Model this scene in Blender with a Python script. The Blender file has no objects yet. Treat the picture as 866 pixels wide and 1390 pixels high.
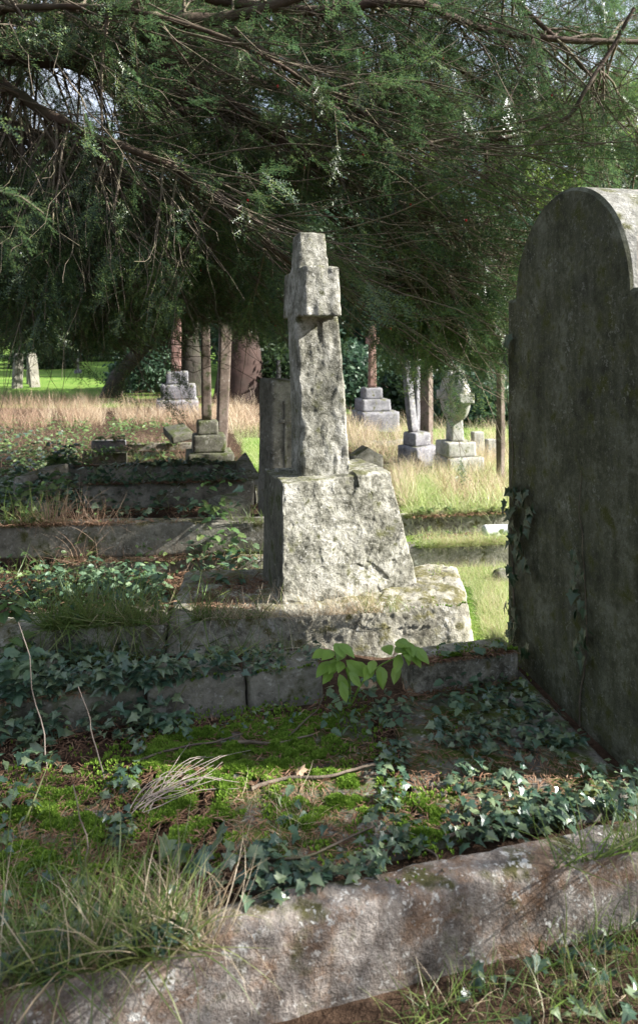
import bpy, math, random
import numpy as np
from mathutils import Vector, Matrix, Euler
RS = np.random.RandomState(7); random.seed(7)
D = bpy.data; scn = bpy.context.scene; COL = scn.collection
FP, HY, CX, CAMH = 1000.0, 453.0, 433.0, 1.2          # focal length in photo pixels, horizon row, centre column, eye height

def Q(px, py, Y): return np.array([(px-CX)/FP*Y, Y, CAMH-(py-HY)/FP*Y])
def lerp(a, b, t): return a+(b-a)*t
def sstep(x): x = np.clip(x, 0, 1); return x*x*(3-2*x)
def nrm(v):
    v = np.asarray(v, float); return v/np.maximum(np.linalg.norm(v, axis=-1, keepdims=True), 1e-9)

# ------------------------------------------------------------------ noise
def vnoise(P, seed=0):
    P = np.asarray(P, float); i = np.floor(P).astype(np.int64); f = P-i; u = f*f*f*(f*(f*6-15)+10)
    out = np.zeros(len(P))
    for dx in (0, 1):
        for dy in (0, 1):
            for dz in (0, 1):
                n = ((i[:, 0]+dx)*374761393+(i[:, 1]+dy)*668265263+(i[:, 2]+dz)*2147483647+seed*974711) & 0xffffffff
                n = ((n ^ (n >> 13))*1274126177) & 0xffffffff; n = ((n ^ (n >> 16))*2246822519) & 0xffffffff
                v = (n & 0xffff)/32767.5-1
                out += v*(u[:, 0] if dx else 1-u[:, 0])*(u[:, 1] if dy else 1-u[:, 1])*(u[:, 2] if dz else 1-u[:, 2])
    return out
def fbm(P, sc=1.0, octv=4, seed=0, rid=False):
    t = 0; a = 1.0; s = 0
    for k in range(octv):
        n = vnoise(np.asarray(P)*sc*(2.03**k)+k*17.3, seed+k)
        t = t+a*((1-2*np.abs(n)) if rid else n); s += a; a *= .52
    return t/s

def facet(P, sc, seed=0, jag=.55):
    """broken-rock relief: every cell of a jittered grid is a tilted plane, so faces meet in sharp edges"""
    P = np.asarray(P)*sc; P = P+.35*np.stack([vnoise(P*1.7, seed+q) for q in (1, 2, 3)], 1); i = np.floor(P).astype(np.int64); best = np.full(len(P), 1e9); out = np.zeros(len(P))
    def hs(c, k):
        n = (c[:, 0]*374761393+c[:, 1]*668265263+c[:, 2]*1274126177+(seed*31+k)*974711) & 0xffffffff; n = ((n ^ (n >> 15))*2246822519) & 0xffffffff; n = ((n ^ (n >> 13))*3266489917) & 0xffffffff
        return ((n ^ (n >> 16)) & 0xffff)/65535.
    for dx in (-1, 0, 1):
        for dy in (-1, 0, 1):
            for dz in (-1, 0, 1):
                c = i+[dx, dy, dz]; q = c+np.stack([hs(c, 1), hs(c, 2), hs(c, 3)], 1); d = P-q; dd = (d*d).sum(1); m = dd < best
                best = np.where(m, dd, best); g = np.stack([hs(c, 4), hs(c, 5), hs(c, 6)], 1)*2-1; out = np.where(m, (hs(c, 7)-.5)*.45+jag*(d*g).sum(1), out)
    return out
# ------------------------------------------------------------------ objects
def np_mesh(name, V, F, mats, smooth=False, mi=None):
    V = np.asarray(V, np.float32); me = D.meshes.new(name)
    if isinstance(F, np.ndarray): tot = np.full(len(F), F.shape[1]); flat = F.ravel()
    else: tot = np.array([len(f) for f in F]); flat = np.concatenate([np.asarray(f) for f in F])
    me.vertices.add(len(V)); me.vertices.foreach_set('co', V.ravel())
    me.loops.add(len(flat)); me.loops.foreach_set('vertex_index', flat.astype(np.int32))
    me.polygons.add(len(tot)); st = np.zeros(len(tot), np.int32); st[1:] = np.cumsum(tot)[:-1]
    me.polygons.foreach_set('loop_start', st)
    for m in (mats if isinstance(mats, (list, tuple)) else [mats]): me.materials.append(m)
    if mi is not None: me.polygons.foreach_set('material_index', np.asarray(mi, np.int32))
    me.polygons.foreach_set('use_smooth', np.full(len(tot), smooth, bool))
    me.update(calc_edges=True); me.validate(); return me
def obj(name, me, parent=None, loc=(0, 0, 0)):
    o = D.objects.new(name, me); COL.objects.link(o); o.location = loc
    if parent is not None: o.parent = parent
    return o
def tag(o, label=None, cat=None, group=None, kind=None):
    for k, v in (('label', label), ('category', cat), ('group', group), ('kind', kind)):
        if v: o[k] = v
    return o
def thing(name, label, cat, loc=(0, 0, 0), group=None):
    o = D.objects.new(name, None); COL.objects.link(o); o.location = loc; o.empty_display_size = .1
    return tag(o, label, cat, group)
def mesh_thing(name, V, F, mat, label, cat, group=None, kind=None, smooth=False, base=None):
    V = np.asarray(V, float)
    if base is None: base = np.array([(V[:, 0].min()+V[:, 0].max())/2, (V[:, 1].min()+V[:, 1].max())/2, V[:, 2].min()])
    return tag(obj(name, np_mesh(name, V-base, F, mat, smooth), None, base), label, cat, group, kind)
class MB:                                                # collects pieces into one mesh
    def __init__(s): s.V = []; s.F = []; s.n = 0
    def add(s, V, F):
        s.V.append(np.asarray(V, float)); s.F += [[i+s.n for i in f] for f in F]; s.n += len(V); return s
    def get(s): return np.concatenate(s.V), s.F

# ------------------------------------------------------------------ materials
class NT:
    def __init__(s, name):
        s.m = D.materials.new(name); s.m.use_nodes = True; s.t = s.m.node_tree; s.t.nodes.clear()
        s.out = s.t.nodes.new('ShaderNodeOutputMaterial')
    def n(s, typ, **kw):
        x = s.t.nodes.new(typ)
        for k, v in kw.items():
            if k.startswith('i_'):
                key = k[2:]; key = int(key) if key.isdigit() else key.replace('_', ' '); s.put(x.inputs[key], v)
            else: setattr(x, k, v)
        return x
    def put(s, sock, v):
        if isinstance(v, bpy.types.NodeSocket): s.t.links.new(v, sock)
        elif isinstance(v, (tuple, list)) and sock.type == 'RGBA' and len(v) == 3: sock.default_value = (*v, 1)
        else: sock.default_value = v
    def ramp(s, fac, stops, interp='LINEAR'):
        r = s.n('ShaderNodeValToRGB'); r.color_ramp.interpolation = interp; e = r.color_ramp.elements
        while len(e) < len(stops): e.new(.5)
        for k, (p, c) in enumerate(stops):
            e[k].position = p; e[k].color = (*c, 1) if isinstance(c, (tuple, list)) else (c, c, c, 1)
        s.put(r.inputs[0], fac); return r.outputs[0]
    def mix(s, f, a, b, mode='MIX'):
        x = s.n('ShaderNodeMix', data_type='RGBA', blend_type=mode); s.put(x.inputs[0], f); s.put(x.inputs[6], a); s.put(x.inputs[7], b); return x.outputs[2]
    def math(s, op, a, b=0.0):
        x = s.n('ShaderNodeMath', operation=op); s.put(x.inputs[0], a); s.put(x.inputs[1], b); return x.outputs[0]
    def noise(s, vec, sc, det=5, rough=.55): return s.n('ShaderNodeTexNoise', i_Vector=vec, i_Scale=sc, i_Detail=det, i_Roughness=rough).outputs[0]

def mat_stone(name, dark, base, light, lichen=.3, moss=.3, mossc=(.05, .075, .015), rust=0, streak=0, sc=1.0, bump=.5, mosstop=.35, lichc=(.5, .485, .44), con=.14):
    t = NT(name); tc = t.n('ShaderNodeTexCoord'); oi = t.n('ShaderNodeObjectInfo')
    off = t.n('ShaderNodeVectorMath', operation='SCALE', i_0=(13.1, 7.7, 3.3)); t.put(off.inputs[3], oi.outputs['Random'])
    v = t.n('ShaderNodeVectorMath', operation='ADD', i_0=tc.outputs['Object'], i_1=off.outputs[0]).outputs[0]
    n1 = t.noise(v, 3.5*sc, 8, .62); n2 = t.noise(v, 17*sc, 6, .7); n3 = t.noise(v, 75*sc, 4, .7); n4 = t.noise(v, 7*sc, 5, .6)
    c = t.ramp(t.math('ADD', t.math('MULTIPLY', n1, .6), t.math('MULTIPLY', n2, .4)), [(.5-con, dark), (.5, base), (.5+con, light)])
    if streak:
        mp = t.n('ShaderNodeMapping'); t.put(mp.inputs[0], v); mp.inputs['Scale'].default_value = (9, 9, 1.5)
        s1 = t.noise(mp.outputs[0], 2.2, 6, .65)
        c = t.mix(t.math('MULTIPLY', t.ramp(s1, [(.45, 0), (.68, 1)]), streak), c, light)
        c = t.mix(t.math('MULTIPLY', t.ramp(s1, [(.3, 1), (.46, 0)]), streak), c, dark)
    if rust:
        c = t.mix(t.math('MULTIPLY', t.ramp(t.noise(v, 5*sc, 6, .7), [(.48, 0), (.62, 1)]), rust), c, (.2, .105, .05))
    if moss:
        g = t.n('ShaderNodeNewGeometry'); sx = t.n('ShaderNodeSeparateXYZ', i_0=g.outputs['Normal'])
        k = t.math('ADD', n4, t.math('MULTIPLY', t.math('MAXIMUM', sx.outputs[2], 0.0), mosstop*.3))
        k = t.math('ADD', k, t.math('MULTIPLY', t.math('SUBTRACT', n2, .5), .35))
        c = t.mix(t.ramp(k, [(.62-moss*.25, 0), (.74-moss*.2, 1)]), c, t.mix(n3, tuple(x*.6 for x in mossc), tuple(x*1.35 for x in mossc)))
    if lichen:
        vo = t.n('ShaderNodeTexVoronoi', i_Vector=t.mix(.06, v, t.n('ShaderNodeTexNoise', i_Vector=v, i_Scale=30*sc).outputs[1]), i_Scale=19*sc)
        sp = t.math('ADD', vo.outputs[0], t.math('MULTIPLY', t.math('SUBTRACT', .62, t.noise(v, 4.3*sc, 4)), 1.5))
        c = t.mix(t.math('MULTIPLY', t.ramp(sp, [(.2, 1), (.36, 0)]), min(1, lichen*1.6)), c, t.mix(n3, tuple(x*.75 for x in lichc), tuple(min(.8, x*1.2) for x in lichc)))
        sp2 = t.ramp(t.noise(v, 42*sc, 3, .6), [(.59, 0), (.68, 1)])
        c = t.mix(t.math('MULTIPLY', sp2, lichen*.8), c, lichc)
        c = t.mix(t.math('MULTIPLY', t.ramp(t.noise(v, 30*sc, 4, .6), [(.3, 1), (.4, 0)]), .5), c, tuple(x*.5 for x in dark))
    h = t.math('ADD', t.math('MULTIPLY', n2, .7), t.math('MULTIPLY', n3, .35))
    b = t.n('ShaderNodeBump', i_Strength=bump, i_Distance=.02, i_Height=h)
    p = t.n('ShaderNodeBsdfPrincipled', i_Base_Color=c, i_Roughness=.93, i_Normal=b.outputs[0]); p.inputs['Specular IOR Level'].default_value = .2
    t.put(t.out.inputs[0], p.outputs[0]); return t.m
def mat_leaf(name, a, b, c=None, rough=.5, trans=.3, sc=3.0, spec=.5, transc=None):
    t = NT(name); g = t.n('ShaderNodeNewGeometry'); tc = t.n('ShaderNodeTexCoord')
    f = t.math('ADD', t.math('MULTIPLY', g.outputs['Random Per Island'], .55), t.math('MULTIPLY', t.noise(tc.outputs['Object'], sc, 3), .6))
    col = t.ramp(f, [(.2, a), (.5, b), (.82, c or b)])
    p = t.n('ShaderNodeBsdfPrincipled', i_Base_Color=col, i_Roughness=rough); p.inputs['Specular IOR Level'].default_value = spec
    tr = t.n('ShaderNodeBsdfTranslucent', i_Color=t.mix(.5, col, transc or tuple(min(1, x*2.2) for x in b)))
    m = t.n('ShaderNodeMixShader', i_0=trans, i_1=p.outputs[0], i_2=tr.outputs[0]); t.put(t.out.inputs[0], m.outputs[0]); return t.m
def mat_bark(name, a, b, moss=(.05, .06, .02), sc=9.0):
    t = NT(name); tc = t.n('ShaderNodeTexCoord'); v = tc.outputs['Object']; n = t.noise(v, sc, 7, .65); n2 = t.noise(v, sc*.3, 4)
    c = t.mix(t.ramp(n2, [(.45, 0), (.65, .8)]), t.ramp(n, [(.3, a), (.7, b)]), moss)
    bp = t.n('ShaderNodeBump', i_Strength=.7, i_Distance=.02, i_Height=n)
    p = t.n('ShaderNodeBsdfPrincipled', i_Base_Color=c, i_Roughness=.9, i_Normal=bp.outputs[0]); p.inputs['Specular IOR Level'].default_value = .25
    t.put(t.out.inputs[0], p.outputs[0]); return t.m
def mat_plain(name, c, rough=.6):
    t = NT(name); p = t.n('ShaderNodeBsdfPrincipled', i_Base_Color=c, i_Roughness=rough); t.put(t.out.inputs[0], p.outputs[0]); return t.m

M = {}
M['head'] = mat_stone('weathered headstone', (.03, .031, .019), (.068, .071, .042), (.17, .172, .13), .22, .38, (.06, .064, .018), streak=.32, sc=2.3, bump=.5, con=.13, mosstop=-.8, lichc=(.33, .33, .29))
M['rim'] = mat_stone('sunlit lichened rim', (.08, .075, .06), (.24, .235, .21), (.46, .45, .42), .4, .15, (.09, .09, .04), sc=1.8, bump=.7)  # lichen-pale edge, with the sun's brightness painted into its colour
M['rock'] = mat_stone('rough limestone', (.07, .068, .05), (.24, .232, .19), (.5, .485, .43), .45, .3, (.1, .1, .05), sc=2.3, bump=.7, con=.09)
M['base'] = mat_stone('mossy limestone', (.1, .092, .07), (.27, .255, .205), (.48, .455, .385), .45, .35, (.12, .11, .05), sc=2.0, bump=.7, con=.09)
M['kerb'] = mat_stone('lichened kerb stone', (.085, .068, .057), (.215, .185, .16), (.4, .365, .33), .75, .14, (.08, .075, .03), rust=.6, streak=.5, sc=1.8, bump=.9, con=.1, lichc=(.5, .49, .46))
M['grey'] = mat_stone('grey kerb stone', (.07, .065, .05), (.19, .178, .145), (.33, .31, .26), .3, .3, (.075, .075, .03), sc=1.4, bump=.5)
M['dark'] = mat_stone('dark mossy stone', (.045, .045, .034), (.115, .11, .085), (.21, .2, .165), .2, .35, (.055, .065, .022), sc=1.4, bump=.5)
M['slab'] = mat_stone('ledger slab', (.055, .05, .04), (.14, .13, .11), (.26, .25, .22), .25, .5, (.055, .07, .012), sc=1.3, bump=.5, mosstop=.3)
M['pale'] = mat_stone('pale granite', (.09, .088, .095), (.2, .195, .21), (.36, .35, .37), .3, .2, (.1, .1, .05), sc=1.2, bump=.3)
M['pink'] = mat_stone('pink granite', (.15, .085, .068), (.25, .15, .125), (.36, .25, .22), .2, .08, sc=1.5, bump=.3)
M['brown'] = mat_stone('brown sandstone', (.075, .056, .045), (.15, .115, .095), (.24, .19, .165), .15, .3, (.055, .06, .025), sc=1.2, bump=.3)
M['white'] = mat_stone('pale lit marble', (.16, .155, .14), (.33, .32, .29), (.52, .5, .47), .2, .25, (.14, .14, .07), sc=1.2, bump=.4)
M['bark'] = mat_bark('yew bark', (.035, .024, .018), (.11, .075, .055), (.06, .055, .03))
M['twig'] = mat_bark('yew twig', (.06, .046, .035), (.2, .158, .12), (.14, .13, .075), 20)
M['redbark'] = mat_bark('red bark', (.03, .018, .014), (.07, .042, .035), (.04, .03, .024), 5)
M['darkbark'] = mat_bark('dark bark', (.02, .017, .014), (.06, .05, .04), (.03, .035, .015), 5)
M['yew'] = mat_leaf('yew needles', (.013, .032, .02), (.044, .084, .038), (.15, .2, .055), .34, .4, 1.6)
M['tree1'] = mat_leaf('blue green foliage', (.022, .05, .034), (.045, .09, .055), (.08, .14, .07), .5, .25, .6)
M['tree2'] = mat_leaf('light green foliage', (.07, .12, .022), (.12, .185, .035), (.2, .25, .06), .5, .45, .6)
M['tree3'] = mat_leaf('dark green foliage', (.014, .03, .012), (.03, .058, .02), (.05, .085, .03), .5, .2, .6)
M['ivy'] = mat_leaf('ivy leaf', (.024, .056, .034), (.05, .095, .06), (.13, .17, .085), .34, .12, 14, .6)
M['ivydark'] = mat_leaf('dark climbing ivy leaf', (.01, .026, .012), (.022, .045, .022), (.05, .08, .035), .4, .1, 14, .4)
M['herb'] = mat_leaf('herb leaf', (.05, .1, .03), (.085, .155, .05), (.15, .2, .06), .5, .3, 4)
M['herb2'] = mat_leaf('blue green herb leaf', (.04, .085, .045), (.07, .13, .075), (.13, .19, .09), .5, .25, 4)
M['seedling'] = mat_leaf('seedling leaf', (.13, .23, .03), (.18, .3, .05), (.26, .36, .07), .45, .35, 6)
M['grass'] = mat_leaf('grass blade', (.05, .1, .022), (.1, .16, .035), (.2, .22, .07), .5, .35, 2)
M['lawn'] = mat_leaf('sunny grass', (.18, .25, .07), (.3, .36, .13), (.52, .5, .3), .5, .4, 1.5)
M['straw'] = mat_leaf('dry grass', (.25, .17, .1), (.44, .34, .22), (.62, .53, .39), .6, .3, 2)
M['palestem'] = mat_leaf('pale dead stems', (.16, .12, .1), (.26, .21, .18), (.36, .3, .26), .7, .1, 6)
M['rstraw'] = mat_leaf('reddish dry stems', (.14, .075, .045), (.26, .165, .105), (.4, .29, .19), .6, .25, 2)
M['moss'] = mat_leaf('moss', (.062, .118, .016), (.125, .22, .026), (.22, .31, .05), .8, .3, 9, .15)
M['needle'] = mat_leaf('dead needles', (.07, .035, .02), (.14, .075, .045), (.25, .16, .1), .8, .05, 5, .15)
M['deadleaf'] = mat_leaf('dead leaf', (.25, .15, .08), (.4, .27, .16), (.5, .38, .27), .6, .2, 8)
M['berry'] = mat_plain('red aril', (.5, .015, .02), .3)
M['pot'] = mat_plain('white ceramic', (.62, .63, .66), .4)

# ------------------------------------------------------------------ the ground
KA = np.array([.757, 1.748]); KU = nrm(np.array([.962, .273]))        # near kerb: back top edge
KN = np.array([KU[1], -KU[0]])                                         # points to the camera
def terr(X, Y):
    X = np.asarray(X, float); Y = np.asarray(Y, float)
    yy = [-60, 0, 2.8, 4, 5.5, 7, 10, 14, 18, 22, 26, 45, 900]
    zl = np.interp(Y, [-60, 0, 2.8, 4, 5.5, 6.6, 8.4, 10, 14, 18, 22, 26, 900], [-.1, -.03, -.02, -.02, -.04, -.12, -.33, -.31, -.48, -.5, -.45, -.4, -.4])
    zr = np.interp(Y, yy, [-.1, -.06, -.08, -.12, -.2, -.38, -.74, -.82, -.8, -.62, -.4, -.4, -.4])
    s = sstep((X/np.maximum(Y, .5)+.02)/.12); s = np.where(Y < 2.75, 0, s)
    z = lerp(zl, zr, s)
    d = (X-KA[0])*KN[0]+(Y-KA[1])*KN[1]
    z = lerp(z, -.125+0*z, sstep((d-.02)/.05)*(Y < 2.6))
    P = np.stack([X.ravel(), Y.ravel(), 0*X.ravel()], 1)
    return z+(.012*fbm(P, 3.0, 3, 5)+.03*fbm(P, .5, 2, 9)*sstep((Y.ravel()-3)/6)).reshape(z.shape)
RECT = []                                                # flat tops of stones, so that plants can stand on them
def surf(X, Y):
    z = terr(X, Y)
    for (c, u, hx, hy, zt) in RECT:
        a = (X-c[0])*u[0]+(Y-c[1])*u[1]; b = -(X-c[0])*u[1]+(Y-c[1])*u[0]
        z = np.where((np.abs(a) < hx) & (np.abs(b) < hy), np.maximum(z, zt), z)
    return z
def GP(px, py, f=surf):                                  # where the photo's pixels meet the ground
    px = np.asarray(px, float); py = np.asarray(py, float); sx = (px-CX)/FP; sz = -(py-HY)/FP
    Y = np.full(px.shape, 1.0); act = np.arange(len(px))
    for k in range(420):
        y = Y[act]; hit = CAMH+sz[act]*y <= f(sx[act]*y, y); act = act[~hit]
        if not len(act): break
        Y[act] *= 1.012
    lo = Y/1.012; hi = Y.copy()
    for k in range(5):
        m = (lo+hi)/2; hit = CAMH+sz*m <= f(sx*m, m); hi = np.where(hit, m, hi); lo = np.where(hit, lo, m)
    Y = hi
    return np.stack([sx*Y, Y, f(sx*Y, Y)], -1)

def build_ground():
    ys = np.concatenate([np.linspace(-40, 0.2, 14), np.geomspace(.6, 12, 200), np.geomspace(12.3, 600, 90)])
    us = np.linspace(-1, 1, 241); us = np.sign(us)*np.abs(us)**1.6*2.0
    YY, UU = np.meshgrid(ys, us, indexing='ij'); XX = UU*(np.abs(YY)+2.0)
    Z = terr(XX, YY); V = np.stack([XX, YY, Z], -1).reshape(-1, 3)
    n, m = len(ys), len(us); i = np.arange((n-1)*(m-1)); r = i//(m-1); c = i % (m-1); a = r*m+c
    F = np.stack([a, a+1, a+m+1, a+m], 1)
    t = NT('cemetery ground'); at = t.n('ShaderNodeAttribute', attribute_name='green'); tc = t.n('ShaderNodeTexCoord'); v = tc.outputs['Object']
    n1 = t.noise(v, 9, 8, .7); n2 = t.noise(v, 60, 4, .7); n3 = t.noise(v, 1.7, 4)
    soil = t.ramp(t.math('ADD', t.math('MULTIPLY', n1, .6), t.math('MULTIPLY', n2, .4)), [(.3, (.022, .014, .009)), (.5, (.06, .037, .024)), (.7, (.13, .085, .058))])
    gr = t.ramp(t.math('ADD', t.math('MULTIPLY', n3, .5), t.math('MULTIPLY', n2, .5)), [(.3, (.06, .13, .02)), (.5, (.12, .21, .035)), (.7, (.24, .28, .08))])
    f = t.math('ADD', at.outputs['Fac'], t.math('MULTIPLY', t.math('SUBTRACT', n1, .5), .7))
    col = t.mix(t.ramp(f, [(.4, 0), (.6, 1)]), soil, gr)
    b = t.n('ShaderNodeBump', i_Strength=.8, i_Distance=.03, i_Height=t.math('ADD', n1, n2))
    p = t.n('ShaderNodeBsdfPrincipled', i_Base_Color=col, i_Roughness=.95, i_Normal=b.outputs[0]); p.inputs['Specular IOR Level'].default_value = .1
    t.put(t.out.inputs[0], p.outputs[0])
    me = np_mesh('ground', V, F, t.m, True)
    X, Y = V[:, 0], V[:, 1]; r = X/np.maximum(Y, .4)
    g = np.where(Y > 17, 1.0, 0.0)
    g = np.maximum(g, sstep((r-.08)/.06)*(Y > 2.9)*.95); g = np.maximum(g, sstep((r+.12)/.03)*sstep((-.05-r)/.03)*(Y > 6.2)*(Y < 11)*.9)
    g = np.maximum(g, ((Y < 2.6) & (((X-KA[0])*KN[0]+(Y-KA[1])*KN[1]) > .1))*.35)
    g = np.where((Y > 15) & (Y < 20) & (r > -.14) & (r < -.06), 0, g)
    g = np.where((Y > 9) & (Y < 17) & (r < -.12), .35, g)
    a = me.attributes.new('green', 'FLOAT', 'POINT'); a.data.foreach_set('value', g.astype(np.float32))
    tag(obj('ground', me), 'cemetery ground of soil, litter and mown grass', None, None, 'structure')
build_ground()

# ------------------------------------------------------------------ stones
def hexa(C, nseg, r=.01, amp=.004, freq=8.0, seed=0, rid=0.0, fine=.0, fac=.6, keep=None):
    """a dressed or rough stone: eight corners (bottom fl fr br bl, top fl fr br bl), rounded edges, noise-worn faces"""
    C = np.asarray(C, float); nx, ny, nz = nseg
    dims = np.array([np.linalg.norm(C[1]-C[0]+C[5]-C[4])/2, np.linalg.norm(C[3]-C[0]+C[7]-C[4])/2, np.linalg.norm(C[4]-C[0]+C[6]-C[2])/2])
    idx = {}; V = []; F = []
    def vid(i, j, k):
        if (i, j, k) not in idx: idx[(i, j, k)] = len(V); V.append((i/nx, j/ny, k/nz))
        return idx[(i, j, k)]
    for i in range(nx):
        for j in range(ny):
            F.append([vid(i, j, 0), vid(i, j+1, 0), vid(i+1, j+1, 0), vid(i+1, j, 0)]); F.append([vid(i, j, nz), vid(i+1, j, nz), vid(i+1, j+1, nz), vid(i, j+1, nz)])
    for i in range(nx):
        for k in range(nz):
            F.append([vid(i, 0, k), vid(i+1, 0, k), vid(i+1, 0, k+1), vid(i, 0, k+1)]); F.append([vid(i, ny, k), vid(i, ny, k+1), vid(i+1, ny, k+1), vid(i+1, ny, k)])
    for j in range(ny):
        for k in range(nz):
            F.append([vid(0, j, k), vid(0, j, k+1), vid(0, j+1, k+1), vid(0, j+1, k)]); F.append([vid(nx, j, k), vid(nx, j+1, k), vid(nx, j+1, k+1), vid(nx, j, k+1)])
    P = (np.array(V)-.5)*dims; r = min(r, dims.min()*.45)
    inn = np.clip(P, -(dims/2-r), dims/2-r); d = P-inn; L = np.linalg.norm(d, axis=1, keepdims=True)
    Nn = np.where(L > 1e-9, d/np.maximum(L, 1e-9), 0); P = inn+Nn*np.minimum(L, r)
    u = P/dims+.5; u0, u1, u2 = u[:, :1], u[:, 1:2], u[:, 2:3]
    bot = (C[0]*(1-u0)+C[1]*u0)*(1-u1)+(C[3]*(1-u0)+C[2]*u0)*u1; top = (C[4]*(1-u0)+C[5]*u0)*(1-u1)+(C[7]*(1-u0)+C[6]*u0)*u1
    W = bot*(1-u2)+top*u2
    if amp:
        Fa = np.array(F); e1 = W[Fa[:, 2]]-W[Fa[:, 0]]; e2 = W[Fa[:, 3]]-W[Fa[:, 1]]; fn = np.cross(e1, e2); vn = np.zeros_like(W)
        for k in range(4): np.add.at(vn, Fa[:, k], fn)
        vn = nrm(vn); h = fbm(W, freq, 5, seed)
        if rid: h = h*(1-rid)+rid*fbm(W*[1, 1, .75], freq*.8, 4, seed+40, True)
        if fine: h = fac*(facet(W*[1, 1, 1.2], freq, seed+5)+.45*facet(W, freq*2.6, seed+6))+(1-fac)*h+fine*fbm(W, freq*5, 4, seed+70)
        k = 1.0 if keep is None else 1-.9*sstep((vn@nrm(np.array(keep))-.55)/.3)
        W = W+vn*(amp*h*k)[:, None]
    return W, F
def boxc(cx, cy, z0, z1, w, d, yaw=0, w2=None, d2=None, lean=(0, 0)):
    """corners of a box; yaw about z, optional smaller top, optional lean of the top"""
    c, s = math.cos(yaw), math.sin(yaw); out = []
    for z, ww, dd, l in ((z0, w, d, (0, 0)), (z1, w2 or w, d2 or d, lean)):
        for a, b in ((-1, -1), (1, -1), (1, 1), (-1, 1)):
            x, y = a*ww/2, b*dd/2; out.append((cx+l[0]+c*x-s*y, cy+l[1]+s*x+c*y, z))
    return out
def edge_stone(name, label, cat, p0, p1, depth, ztop, zbot, mat, group=None, seg=(60, 6, 8), r=.015, amp=.008, freq=7, seed=0, ztop1=None):
    """a kerb whose front top edge runs p0 -> p1 (x, y)"""
    p0 = np.array(p0, float); p1 = np.array(p1, float); u = nrm(p1-p0); n = np.array([-u[1], u[0]]); z1 = ztop if ztop1 is None else ztop1
    b0, b1 = p0+n*depth, p1+n*depth
    C = [(*p0, zbot), (*p1, zbot), (*b1, zbot), (*b0, zbot), (*p0, ztop), (*p1, z1), (*b1, z1), (*b0, ztop)]
    V, F = hexa(C, seg, r, amp, freq, seed)
    RECT.append(((p0+b1)/2, u, np.linalg.norm(p1-p0)/2, depth/2, max(ztop, z1)-.004))
    return mesh_thing(name, V, F, mat, label, cat, group, smooth=True)
def XY(px, py, Z):                                       # ground position of a photo pixel at height Z
    Y = (CAMH-Z)*FP/(py-HY); return ((px-CX)/FP*Y, Y)
def XYd(px, Y): return ((px-CX)/FP*Y, Y)

GK = 'kerb stones round the graves'
# --- near grave: kerb, slabs
o0 = KA-KU*1.75; o1 = KA+KU*.9
edge_stone('kerb_stone', 'long lichen-spotted reddish kerb stone at the front of the near grave', 'kerb stone', o0+KN*.088, o1+KN*.088, .088, .062, -.3, M['kerb'], GK, (420, 16, 60), .02, .007, 14, 3)
RECT.append(((KA+KU*-.4-KN*.45), KU, 1.4, .48, -.002))
SG = 'ledger slabs of the near grave'
def slab(pix, z0, mat, label, seed):
    P = [np.array(XY(x, y, z0)) for x, y in pix]
    C = [(*p, z0-.09) for p in P]+[(*p, z0) for p in P]
    V, F = hexa(C, (60, 60, 4), .014, .008, 6, seed)
    return mesh_thing('ledger_slab', V, F, mat, label, 'ledger slab', SG, smooth=True)
slab([(577, 1146), (880, 1088), (690, 895), (527, 955)], .0, M['slab'], 'bare grey ledger slab in the shadow at the foot of the round-topped headstone', 1)
slab([(330, 1196), (566, 1148), (519, 1030), (300, 1075)], .004, M['slab'], 'mossy ledger slab next to the bare one, just behind the front kerb', 2)
slab([(290, 1068), (515, 1024), (500, 958), (250, 1000)], -.003, M['slab'], 'mossy ledger slab in front of the split back kerb blocks', 3)
slab([(-150, 1300), (120, 1240), (150, 1085), (-60, 1120)], .0, M['slab'], 'mossy ledger slab at the left among the long grass', 4)
# --- back kerb of the near grave
edge_stone('kerb_stone', 'pale kerb stone with a sunlit top between the leafy seedling and the round-topped headstone', 'kerb stone', XY(562, 902, .1), XY(705, 884, .1), .13, .1, -.15, M['base'], GK, (60, 14, 14), .012, .006, 9, 5)
edge_stone('kerb_stone', 'grey kerb block with an open joint at its left end, left of the leafy seedling', 'kerb stone', XY(337, 915, .1), XY(440, 904, .1), .16, .1, -.15, M['grey'], GK, (50, 20, 20), .02, .012, 8, 6)
edge_stone('kerb_stone', 'grey kerb block half hung with ivy, left of the open joint', 'kerb stone', XY(200, 930, .1), XY(333, 916, .1), .16, .1, -.15, M['grey'], GK, (60, 20, 20), .02, .014, 8, 7)
edge_stone('kerb_stone', 'kerb stone buried under the thick ivy at the left edge', 'kerb stone', XY(-90, 965, .09), XY(196, 932, .09), .16, .09, -.15, M['dark'], GK, (60, 10, 10), .02, .012, 8, 8)
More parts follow.
